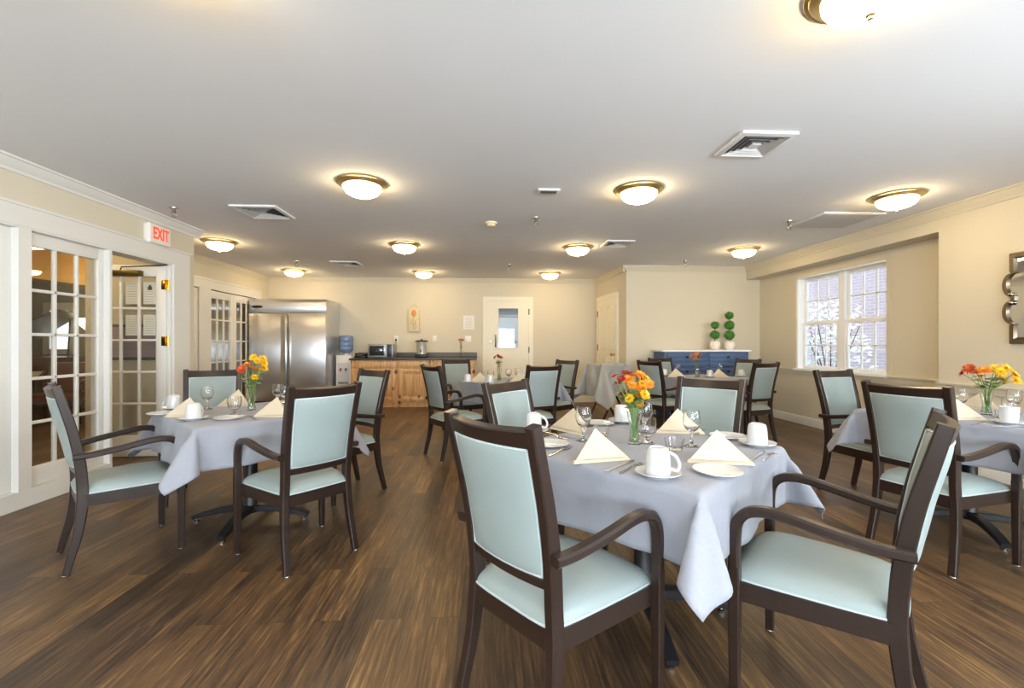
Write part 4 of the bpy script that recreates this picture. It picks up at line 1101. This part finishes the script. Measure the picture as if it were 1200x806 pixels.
# ------------------------------------------------------------------ things on the back wall
wp = thing('wall_plaque', 'cream wall plaque with an orange figure hanging above the coffee urn', 'plaque', (-1.505, YB, 1.67))
MB().box(-0.135, 0.135, -0.018, 0, -0.24, 0.25, 0.003).build('board', M_('plaque_cream', '#d9c9a6', 0.7, noise=0.08, scale=15), wp)
MB().tube([(-0.09, -0.008, 0.25), (0, -0.006, 0.34), (0.09, -0.008, 0.25)], 0.0025, 6).build('hanging_wire', M_('wire_grey', '#8d8678', 0.5, metal=0.6), wp)
MB().lathe([(0, 0.004), (0.045, 0.003), (0.05, 0)], 24, M=Matrix.Translation((0, -0.018, 0.15)) @ Matrix.Rotation(R(90), 4, 'X') @ Matrix.Diagonal((1, 1.45, 1, 1))).build('orange_oval', M_('painted_orange', '#dd9a52', 0.7), wp)
mb = MB()
lines = [[(0, 0.08), (-0.02, 0.02), (-0.06, -0.03), (-0.03, -0.08), (0.0, -0.04), (-0.03, 0.0)], [(0.0, 0.02), (0.035, -0.02), (0.02, -0.07), (0.045, -0.13), (0.01, -0.17), (-0.02, -0.12), (0.01, -0.08)], [(-0.135+0.02, -0.22), (-0.115, 0.23)], [(0.115, 0.23), (0.115, -0.22)], [(0.08, 0.04), (0.1, 0.02)]]
for ln in lines:
    mb.tube(smooth([(x, -0.019, z) for x, z in ln], 4), 0.0045, 5)
mb.build('painted_lines', M_('painted_brown', '#a58a63', 0.7), wp)
mb = MB()
for k in range(7): mb.box(-0.1+k*0.028, -0.083+k*0.028, -0.020, -0.017, -0.235, -0.215+0.008*(k % 2))
mb.build('painted_caption', M_('painted_grey', '#978e7f', 0.7), wp)

def plate_thing(name, x, z, w, h, label, cat, kind):
    t = thing(name, label, cat, (x, YB, z))
    MB().box(-w/2, w/2, -0.007, 0, -h/2, h/2, 0.002).build('cover_plate', white_pl, t)
    if kind == 'outlet':
        for dz in (-0.025, 0.025): MB().box(-0.016, 0.016, -0.010, -0.005, dz-0.013, dz+0.013, 0.003).build('socket', M_('socket_cream', '#d8d2c4', 0.5), t)
    else:
        n = max(1, int(w/0.045)-0)
        for k in range(n):
            x_ = (k-(n-1)/2)*0.046
            MB().box(x_-0.006, x_+0.006, -0.018, -0.005, -0.012, 0.012, 0.002).build('toggle', white_pl, t)
    return t
plate_thing('wall_outlet', -1.86, 1.305, 0.075, 0.12, 'white wall outlet with a plugged-in cord above the microwave end', 'outlet', 'outlet')
cdp = thing('power_cord', 'black plug and thin cord hanging from the wall outlet', 'cord', (-1.86, YB-0.012, 1.28))
MB().box(-0.016, 0.016, -0.035, 0.0, -0.02, 0.025, 0.005).build('plug', black_pl, cdp)
MB().tube(smooth([(0, -0.03, -0.01), (0, -0.05, -0.06), (-0.02, -0.04, -0.16), (-0.01, -0.035, -0.25), (-0.06, -0.08, -0.335), (-0.16, -0.09, -0.3405)], 5), 0.0045, 6).build('cord', M_('cord_grey', '#57524b', 0.6), cdp)
plate_thing('light_switch', -1.09, 1.31, 0.075, 0.12, 'single white switch plate just beside the coffee urn', 'switch', 'switch')
plate_thing('light_switch', -0.415, 1.305, 0.13, 0.12, 'wide white switch plate next to the back door', 'switch', 'switch')
pn = thing('wall_notice', 'white paper notice on the wall beside the back door', 'notice', (-0.40, YB, 1.64))
MB().box(-0.11, 0.11, -0.003, 0, -0.14, 0.14).build('sheet', paper_m, pn)

# corridor ceiling strips seen through the door window
for k in range(3):
    t = thing('corridor_light', 'bright ceiling light seen through the back door window', 'ceiling light', (0.15+0.35*k, 10.2+0.4*k, H-0.05), 0, 'corridor ceiling lights')
    MB().box(-0.25, 0.25, -0.06, 0.06, 0.0, 0.05, 0.004).build('diffuser', emitmat('corridor_tube', (0.9, 0.95, 1.0), 3.0), t)
cw = sroot('window_7', (0.55, 11.6, 0.6))
MB().box(-0.3, 0.3, -0.03, 0.0, 0, 1.3).build('pane', emitmat('corridor_daylight', (0.72, 0.85, 1.0), 0.32), cw)
mb = MB(); mb.box(-0.34, -0.28, -0.05, 0.0, -0.04, 1.34); mb.box(0.28, 0.34, -0.05, 0, -0.04, 1.34); mb.box(-0.3, 0.3, -0.05, 0, 0.62, 0.68); mb.box(-0.3, 0.3, -0.05, 0, -0.04, 0.02); mb.box(-0.3, 0.3, -0.05, 0, 1.28, 1.34)
mb.build('sash', wm, cw)

# ------------------------------------------------------------------ blue dresser with topiaries
dr = thing('dresser', 'slate blue planked dresser with white top along the closet wall', 'dresser', (2.815, 7.06, 0))
DW, DD, DH = 1.385, 0.47, 1.075
bd_ = MB()
npl = 13
for k in range(npl):
    z0 = 0.1 + k*(DH-0.1)/npl; z1 = 0.1 + (k+1)*(DH-0.1)/npl - 0.006
    bd_.box(0.0, DW, 0.0, DD, z0, z1, 0.004)
bd_.box(0.006, DW-0.006, 0.006, DD-0.004, 0.1, DH)
bd_.build('body', bluepaint, dr)
MB().box(-0.045, DW+0.03, -0.03, DD+0.005, DH, DH+0.03, 0.004).build('top', whitetop, dr)
for x in (0.03, DW-0.09):
    for y in (0.02, DD-0.08): MB().box(x, x+0.06, y, y+0.06, 0, 0.11, 0.003).build('foot', bluepaint, dr)
for c in range(2):
    for r_ in range(4):
        a = 0.05 + c*(DW/2-0.015); b = a + DW/2-0.085; z0 = 0.14+r_*0.232; z1 = z0+0.212
        d = MB()
        for k in range(3): d.box(a, b, -0.018, 0.0, z0+k*(z1-z0)/3, z0+(k+1)*(z1-z0)/3-0.004, 0.003)
        d.box(a+0.004, b-0.004, -0.012, 0.0, z0, z1-0.004)
        d = d.build('drawer', bluepaint, dr)
        MB().lathe([(0, 0), (0.009, 0), (0.009, 0.015), (0.02, 0.02), (0.02, 0.03), (0, 0.034)], 14, M=Matrix.Translation(((a+b)/2, -0.018, (z0+z1)/2+0.05)) @ Matrix.Rotation(R(90), 4, 'X')).build('knob', knob_m, d)

def topiary(x, y, z, balls, pr, label):
    t = thing('topiary', label, 'topiary', (x, y, z), 0, 'ball topiaries on the dresser')
    MB().lathe([(0, 0), (pr*0.6, 0), (pr*0.85, pr*0.3), (pr, pr*0.85), (pr*0.9, pr*1.35), (pr*0.72, pr*1.6), (pr*0.68, pr*1.58), (0, pr*1.5)], 22).build('pot', pot_m, t)
    MB().tube([(0, 0, pr*1.4), (0, 0, balls[-1][0])], 0.006, 8).build('trunk', bark_m, t)
    rs = random.Random(int(x*100))
    for bz, br_ in balls:
        mb = MB().ball((0, 0, bz), br_*0.88, 2)
        for k in range(420):
            v = Vector((rs.gauss(0,1), rs.gauss(0,1), rs.gauss(0,1))).normalized(); u = v.orthogonal().normalized(); u = Matrix.Rotation(rs.uniform(0, 2*PI), 3, v) @ u
            w_ = v.cross(u); c = v*br_*rs.uniform(0.86, 0.98)+Vector((0, 0, bz)); s_ = br_*0.13; tl = v*s_*rs.uniform(0.2, 0.9)
            mb.add([c-w_*s_*0.5, c+u*s_*0.5+tl*0.3, c+u*s_*1.2+tl, c-u*s_*0.1+w_*s_*0.5+tl*0.3], [(0, 1, 2, 3)])
        mb.build('leaf_ball', green_leaf, t)
    return t
topiary(3.74, 7.25, DH+0.031, [(0.245, 0.082), (0.405, 0.070)], 0.086, 'two-ball topiary in a white pebbled pot on the blue dresser')
topiary(3.985, 7.25, DH+0.031, [(0.24, 0.087), (0.405, 0.085), (0.565, 0.072)], 0.088, 'three-ball topiary in a white pebbled pot on the blue dresser')

# ------------------------------------------------------------------ mirror on the right wall
mi = thing('wall_mirror', 'silvered bronze mirror with scalloped sides on the near right wall', 'mirror', (XR, 3.22, 1.585))
def outline(ins, n=14):
    hw, hh = 0.385-ins, 0.385-ins
    pts = []
    def lobes():
        L = [(0.0, -hh)]
        L.append((0.0, -0.235))
        for c in (-0.115, 0.115):
            for k in range(n+1):
                a = -PI/2 + PI*k/n
                L.append((0.062*math.cos(a) - 0.008, c + 0.098*math.sin(a)))
        L.append((0.0, 0.235)); L.append((0.0, hh))
        return L
    lb_ = lobes()
    pts += [(hw+o, z) for o, z in lb_]
    pts += [(-hw-o, z) for o, z in reversed(lb_)]
    return pts
o0, o1, o2, o3 = outline(0), outline(0.012), outline(0.042), outline(0.055)
mb = MB(); n = len(o0)
lay = [(o0, 0.0), (o0, -0.018), (o1, -0.034), (o2, -0.034), (o3, -0.014)]
vs = [(x, y, z) for pl_, x in lay for y, z in pl_]
fs = []
for k in range(len(lay)-1):
    for i in range(n):
        j = (i+1) % n
        fs.append((k*n+i, k*n+j, (k+1)*n+j, (k+1)*n+i))
mb.add(vs, fs)
mb.build('frame', mirrorframe, mi)
mb = MB(); mb.add([(-0.014, y, z) for y, z in o3] + [(-0.001, y, z) for y, z in o3], [tuple(range(n)), tuple(range(2*n-1, n-1, -1))] + [(i, (i+1) % n, n+(i+1) % n, n+i) for i in range(n)])
mb.build('mirror_glass', mirror_m, mi)
for s in (-1, 1):
    for z in (-0.035, 0.035): MB().ball((-0.03, s*0.365, z), 0.02, 2).build('bead', M_('bead_silver', '#a39a8c', 0.2, metal=1), mi)

# ------------------------------------------------------------------ ceiling fittings
def fixture(label):
    t = thing('ceiling_light', label, 'ceiling light', (0, 0, H), 0, 'flush ceiling lights')
    MB().lathe([(0, 0), (0.204, 0), (0.208, -0.006), (0.204, -0.012), (0.190, -0.015), (0.184, -0.022), (0.170, -0.026), (0.164, -0.033), (0.152, -0.037), (0.146, -0.03), (0, -0.03)], 44, flute=0.006, fn=44).build('rim', brass, t)
    MB().lathe([(0.153, -0.034), (0.150, -0.054), (0.130, -0.084), (0.094, -0.104), (0.048, -0.115), (0, -0.118)], 36).build('glass_bowl', bowl_m, t, ang=80)
    MB().lathe([(0, -0.116), (0.014, -0.117), (0.016, -0.124), (0.008, -0.130), (0.010, -0.138), (0, -0.144)], 14).build('finial', brass, t)
    return t
FX = [(1.40, 1.58, 'brass-rimmed lit dome light cut off at the top edge'), (-1.04, 3.77, 'brass-rimmed lit dome light over the space by the french doors'),
      (1.29, 3.80, 'brass-rimmed lit dome light above the middle of the room'), (3.66, 3.85, 'brass-rimmed lit dome light near the mirror wall, over the alcove edge'),
      (-3.48, 6.02, 'brass-rimmed lit dome light over the rear glazed doors'), (-1.12, 6.07, 'lit dome light on the way to the pine cabinets'),
      (1.22, 6.10, 'lit dome light before the closet corner'), (3.57, 6.12, 'lit dome light in front of the alcove window'),
      (-3.50, 8.30, 'small far lit dome light in front of the refrigerator'), (-1.19, 8.37, 'small far lit dome light above the microwave worktop'), (1.15, 8.37, 'small far lit dome light near the back door'),
      (-1.08, 1.50, 'brass-rimmed lit dome light overhead, out of the frame')]
fx0 = fixture(FX[0][2]); fx0.location = (FX[0][0], FX[0][1], H)
for x, y, lb in FX[1:]: dup(fx0, (x, y, H), 0, lb)

def diffuser(x, y, s, label, rz=0):
    t = thing('ceiling_vent', label, 'vent', (x, y, H), rz, 'square ceiling vents')
    h = s/2
    def sq(a, b, z0, z1, mb):
        P = [(-1, -1), (1, -1), (1, 1), (-1, 1)]
        vs = [(px*a, py*a, z0) for px, py in P] + [(px*b, py*b, z1) for px, py in P]
        mb.add(vs, [(i, (i+1) % 4, 4+(i+1) % 4, 4+i) for i in range(4)])
    f = MB()
    sq(h, h, 0, -0.016, f); sq(h, h-0.03, -0.016, -0.022, f); sq(h-0.03, h-0.045, -0.022, -0.004, f)
    f.build('frame', vent_white, t)
    b = MB().box(-h+0.04, h-0.04, -h+0.04, h-0.04, -0.003, 0); b.build('backing', grille_dark, t)
    l = MB(); k = h-0.052
    while k > 0.04:
        sq(k, k-0.022, -0.020, -0.005, l); k -= 0.032
    l.box(-0.03, 0.03, -0.03, 0.03, -0.018, -0.005)
    l.build('louvres', vent_white, t)
    return t
diffuser(1.765, 2.90, 0.36, 'white louvred ceiling vent above the front centre table')
diffuser(-2.255, 4.64, 0.44, 'white louvred ceiling vent near the exit sign')
diffuser(-2.325, 7.55, 0.43, 'white louvred ceiling vent before the refrigerator')
diffuser(1.70, 5.85, 0.36, 'white louvred ceiling vent in line with the closet corner')
t = thing('return_grille', 'large flat return air grille on the ceiling by the window alcove', 'vent', (3.70, 4.63, H))
MB().box(-0.33, 0.33, -0.28, 0.28, -0.014, 0, 0.003).build('frame', vent_white, t)
mb = MB()
for k in range(24): mb.box(-0.29, 0.29, -0.245+k*0.0205, -0.235+k*0.0205, -0.018, -0.012)
mb.build('slats', M_('vent_slat_grey', '#aaa59f', 0.6), t)
t = thing('slot_vent', 'small white rectangular vent in the middle of the ceiling', 'vent', (0.52, 3.87, H))
MB().box(-0.095, 0.095, -0.05, 0.05, -0.016, 0, 0.004).build('frame', vent_white, t)
MB().box(-0.07, 0.07, -0.028, 0.028, -0.0185, -0.014).build('slot', grille_dark, t)
t = thing('smoke_detector', 'round cream smoke detector on the ceiling', 'detector', (0.03, 4.93, H))
MB().lathe([(0, 0), (0.065, 0), (0.066, -0.014), (0.060, -0.022), (0, -0.022)], 26).build('base', M_('detector_cream', '#e6d3ae', 0.5), t)
MB().lathe([(0.05, -0.02), (0.047, -0.040), (0.034, -0.048), (0, -0.050)], 26).build('cap', M_('detector_cream2', '#e0cba3', 0.5), t)
SP = [(-3.07, 4.56, 'chrome sprinkler head right above the exit sign'), (0.50, 4.71, 'chrome sprinkler head beside the smoke detector'), (0.35, 7.49, 'small far chrome sprinkler head toward the back door'), (-3.06, 7.36, 'chrome sprinkler head before the refrigerator light'), (3.14, 7.02, 'chrome sprinkler head before the closet wall'), (3.25, 4.70, 'chrome sprinkler head beside the large return grille')]
def sprinkler(lb):
    t = thing('sprinkler_head', lb, 'sprinkler', (0, 0, H), 0, 'ceiling sprinkler heads')
    MB().lathe([(0, 0.003), (0.038, 0.003), (0.036, -0.008), (0.016, -0.012), (0.016, -0.035), (0.02, -0.04), (0.02, -0.05), (0, -0.05)], 18).build('body', nickel, t)
    for s in (-1, 1): MB().tube(smooth([(s*0.014, 0, -0.048), (s*0.02, 0, -0.065), (s*0.004, 0, -0.088)], 4), 0.0035, 6).build('yoke', nickel, t)
    MB().lathe([(0, -0.088), (0.022, -0.088), (0.022, -0.092), (0, -0.092)], 16).build('deflector', nickel, t)
    return t
s0 = sprinkler(SP[0][2]); s0.location = (SP[0][0], SP[0][1], H)
for x, y, lb in SP[1:]: dup(s0, (x, y, H), 0, lb)

# exit sign
ex = thing('exit_sign', 'white exit sign with red letters above the french doors', 'sign', (XL, 4.78, 2.31))
MB().box(0, 0.065, -0.145, 0.145, -0.095, 0.095, 0.006).build('housing', sign_white, ex)
MB().box(0.064, 0.067, -0.135, 0.135, -0.085, 0.085).build('face', sign_white, ex)
cu = bpy.data.curves.new('lettering', 'FONT'); cu.body = 'EXIT'; cu.size = 0.165; cu.align_x = 'CENTER'; cu.align_y = 'CENTER'; cu.extrude = 0.002; cu.offset = 0.003
tmp = bpy.data.objects.new('lettering_source', cu); COL.objects.link(tmp)
dg = bpy.context.evaluated_depsgraph_get()
me = bpy.data.meshes.new_from_object(tmp.evaluated_get(dg)); bpy.data.objects.remove(tmp)
lt = bpy.data.objects.new('lettering', me); COL.objects.link(lt); me.materials.clear(); me.materials.append(exit_red)
lt.parent = ex; lt.location = (0.069, 0, 0); lt.rotation_euler = (PI/2, 0, PI/2)
xs_ = [v.co.x for v in me.vertices]; lt.scale = (0.215/(max(xs_)-min(xs_)), 1, 1)

# ------------------------------------------------------------------ lobby beyond the french doors
lo = thing('ceiling_light', 'lit dome light seen through the top pane of the fixed french window', 'ceiling light', (-5.55, 5.35, H))
for ch in fx0.children: dup(ch, None, 0, None, lo)
for x, y, lb in ((-4.5, 3.0, 'lit dome light added in the lobby, out of sight'), (-8.6, 5.2, 'lit dome light added deep in the lobby behind its beam'), (-4.3, 4.4, 'lit dome light added just inside the lobby doorway'), (-5.6, 7.4, 'lit dome light added in the lobby, hidden by the return wall')):  # dome lights added to brighten the lobby seen through the glass
    l_ = thing('ceiling_light', lb, 'ceiling light', (x, y, H))
    for ch in fx0.children: dup(ch, None, 0, None, l_)
gp = thing('grand_piano', 'dark grand piano with raised lid seen through the french window', 'piano', (-7.75, 8.05, 0), R(25))
ol = [(-0.72, -0.55), (0.72, -0.55), (0.72, 0.0)] + [(0.72-0.35*(1-math.cos(a)), 0.75*math.sin(a)) for a in [k*PI/16 for k in range(1, 8)]] + [(0.1, 0.95), (-0.25, 1.1), (-0.55, 1.05), (-0.72, 0.8)]
MB().prism(ol, 0.68, 0.98).build('case', mahogany, gp)
MB().prism([(x*0.98, y*0.98) for x, y in ol], 0, 0.02, M=Matrix.Translation((-0.72, 0, 1.0)) @ Matrix.Rotation(R(-32), 4, 'Y') @ Matrix.Translation((0.72, 0, 0))).build('lid', M_('piano_lid_black', '#1c1514', 0.45), gp)
MB().box(-0.66, 0.66, -0.74, -0.54, 0.66, 0.76, 0.01).build('keyboard', M_('piano_keys', '#d8d2c4', 0.4), gp)
for x, y in ((-0.6, -0.45), (0.6, -0.45), (-0.3, 0.85)): MB().lathe([(0, 0), (0.03, 0), (0.03, 0.05), (0.045, 0.12), (0.055, 0.6), (0.06, 0.69), (0, 0.69)], 14, (x, y, 0)).build('leg', mahogany, gp)
MB().tube([(0.4, 0.2, 0.97), (0.42, 0.25, 1.65)], 0.012, 8).build('lid_prop', mahogany, gp)
def lobby_chair(x, y, rz, lb):
    t = thing('lobby_armchair', lb, 'armchair', (x, y, 0), rz, 'lobby armchairs')
    MB().box(-0.30, 0.30, -0.28, 0.30, 0.32, 0.46, 0.04).build('seat', leather, t)
    MB().box(-0.30, 0.30, -0.36, -0.24, 0.40, 0.92, 0.05, M=Matrix.Translation((0, -0.28, 0.4)) @ Matrix.Rotation(R(12), 4, 'X') @ Matrix.Translation((0, 0.28, -0.4))).build('backrest', leather, t)
    for s in (-1, 1):
        MB().sweep(smooth([(s*0.33, -0.42, 0.78), (s*0.34, -0.15, 0.66), (s*0.34, 0.15, 0.64), (s*0.34, 0.32, 0.56), (s*0.34, 0.33, 0.3), (s*0.34, 0.33, 0.0)], 5), 0.045, 0.04).build('armrest', mahogany, t)
        MB().sweep(smooth([(s*0.33, -0.42, 0.78), (s*0.33, -0.34, 0.35), (s*0.33, -0.40, 0.0)], 5), 0.045, 0.045).build('leg', mahogany, t)
        MB().box(s*0.33-0.02, s*0.33+0.02, -0.36, 0.32, 0.27, 0.34).build('side_rail', mahogany, t)
    return t
lobby_chair(-6.55, 7.25, R(200), 'brown leather lobby armchair beside the piano beyond the french window')
lobby_chair(-8.55, 6.85, R(240), 'brown leather lobby armchair further into the lobby')
lt_ = thing('lobby_table', 'low glossy mahogany table in the lobby', 'table', (-5.65, 7.3, 0))
MB().box(-0.4, 0.4, -0.25, 0.25, 0.72, 0.75, 0.006).build('table_top', mahogany, lt_)
for sx in (-1, 1):
    for sy in (-1, 1): MB().lathe([(0, 0), (0.02, 0), (0.028, 0.1), (0.02, 0.4), (0.03, 0.72), (0, 0.72)], 12, (sx*0.36, sy*0.21, 0)).build('leg', mahogany, lt_)
pp = thing('potted_plant', 'small dark leafy plant in a pot on the lobby table', 'plant', (-5.75, 7.3, 0.751))
MB().lathe([(0, 0), (0.06, 0), (0.085, 0.13), (0.078, 0.13), (0, 0.11)], 18).build('pot', M_('dark_pot', '#4a4038', 0.5), pp)
mb = MB(); rs = random.Random(4)
for k in range(60):
    a = rs.uniform(0, 2*PI); el = rs.uniform(0.3, 1.4); ln = rs.uniform(0.15, 0.28)
    d = Vector((math.cos(a)*math.cos(el), math.sin(a)*math.cos(el), math.sin(el))); s_ = Vector((-math.sin(a), math.cos(a), 0))*0.018
    p0 = Vector((0, 0, 0.1)); p1 = p0+d*ln*0.6; p2 = p0+d*ln+Vector((0, 0, -0.04))
    mb.add([p0, p1+s_, p2, p1-s_], [(0, 1, 2, 3)])
mb.build('foliage', M_('dark_leaf', '#2f4a28', 0.5), pp)
lw_ = sroot('window_10', (-8.3, 9.2, 1.1))
MB().box(-0.18, 0.18, -0.02, 0.0, 0, 0.75).build('pane', emitmat('lobby_daylight', (0.8, 0.9, 1.0), 0.9), lw_)
mb = MB(); mb.box(-0.30, -0.18, -0.05, 0.0, -0.1, 0.9); mb.box(0.18, 0.30, -0.05, 0, -0.1, 0.9); mb.box(-0.2, 0.2, -0.05, 0, 0.75, 0.9); mb.box(-0.2, 0.2, -0.05, 0, -0.1, 0.0)
mb.build('casing', white_trim, lw_)
# a standing lamp deep in the lobby
fl = thing('floor_lamp', 'lit floor lamp deep in the lobby beyond the glass', 'lamp', (-7.55, 8.95, 0))
MB().lathe([(0, 0), (0.14, 0), (0.14, 0.02), (0.02, 0.04), (0.012, 0.06), (0.012, 1.45), (0, 1.45)], 18).build('stand', brass, fl)
MB().lathe([(0.05, 1.44), (0.16, 1.56), (0.19, 1.68)], 24).build('lamp_shade', emitmat('lit_shade', (1.0, 0.78, 0.45), 4.0), fl)

# ------------------------------------------------------------------ light
def area(name, loc, rot, sx, sy, col, power):
    l = bpy.data.lights.new(name, 'AREA'); l.shape = 'RECTANGLE'; l.size = sx; l.size_y = sy; l.color = col; l.energy = power
    o = bpy.data.objects.new(name, l); COL.objects.link(o); o.location = loc; o.rotation_euler = rot
    return o
for (x0, x1) in RW:      # lamps added at the rear windows, tilted up to brighten the ceiling
    area('daylight_fill', ((x0+x1)/2, YR-0.25, 1.4), (R(90+48), 0, 0), 1.6, 1.75, (0.80, 0.90, 1.0), 198)
for (y0, y1) in RS:      # more lamps added for the ceiling, at the right wall's unseen windows
    area('daylight_fill', (XR+0.35, (y0+y1)/2, 1.4), (0, R(90+48), 0), 1.75, 1.5, (0.80, 0.90, 1.0), 198)
sun = bpy.data.lights.new('sun', 'SUN'); sun.energy = 4.0; sun.angle = R(1); sun.color = (1, 0.95, 0.88)
so = bpy.data.objects.new('sun', sun); COL.objects.link(so); so.rotation_euler = (R(12), R(-48), 0)
wd = bpy.data.worlds.new('sky'); sc.world = wd; wd.use_nodes = True
bg = wd.node_tree.nodes['Background']; bg.inputs[0].default_value = (0.72, 0.84, 1.0, 1); bg.inputs[1].default_value = 2.2

# ------------------------------------------------------------------ camera and view
cam = bpy.data.cameras.new('camera'); co = bpy.data.objects.new('camera', cam); COL.objects.link(co)
cam.sensor_width = 36; cam.lens = 36*527/1200; cam.clip_start = 0.05
co.location = (0, 0, 1.2); co.rotation_euler = (R(90), 0, R(-3))
sc.camera = co
vs_ = sc.view_settings
vs_.view_transform = 'Standard'; vs_.look = 'None'; vs_.exposure = 0.44; vs_.gamma = 1.0; vs_.use_curve_mapping = False
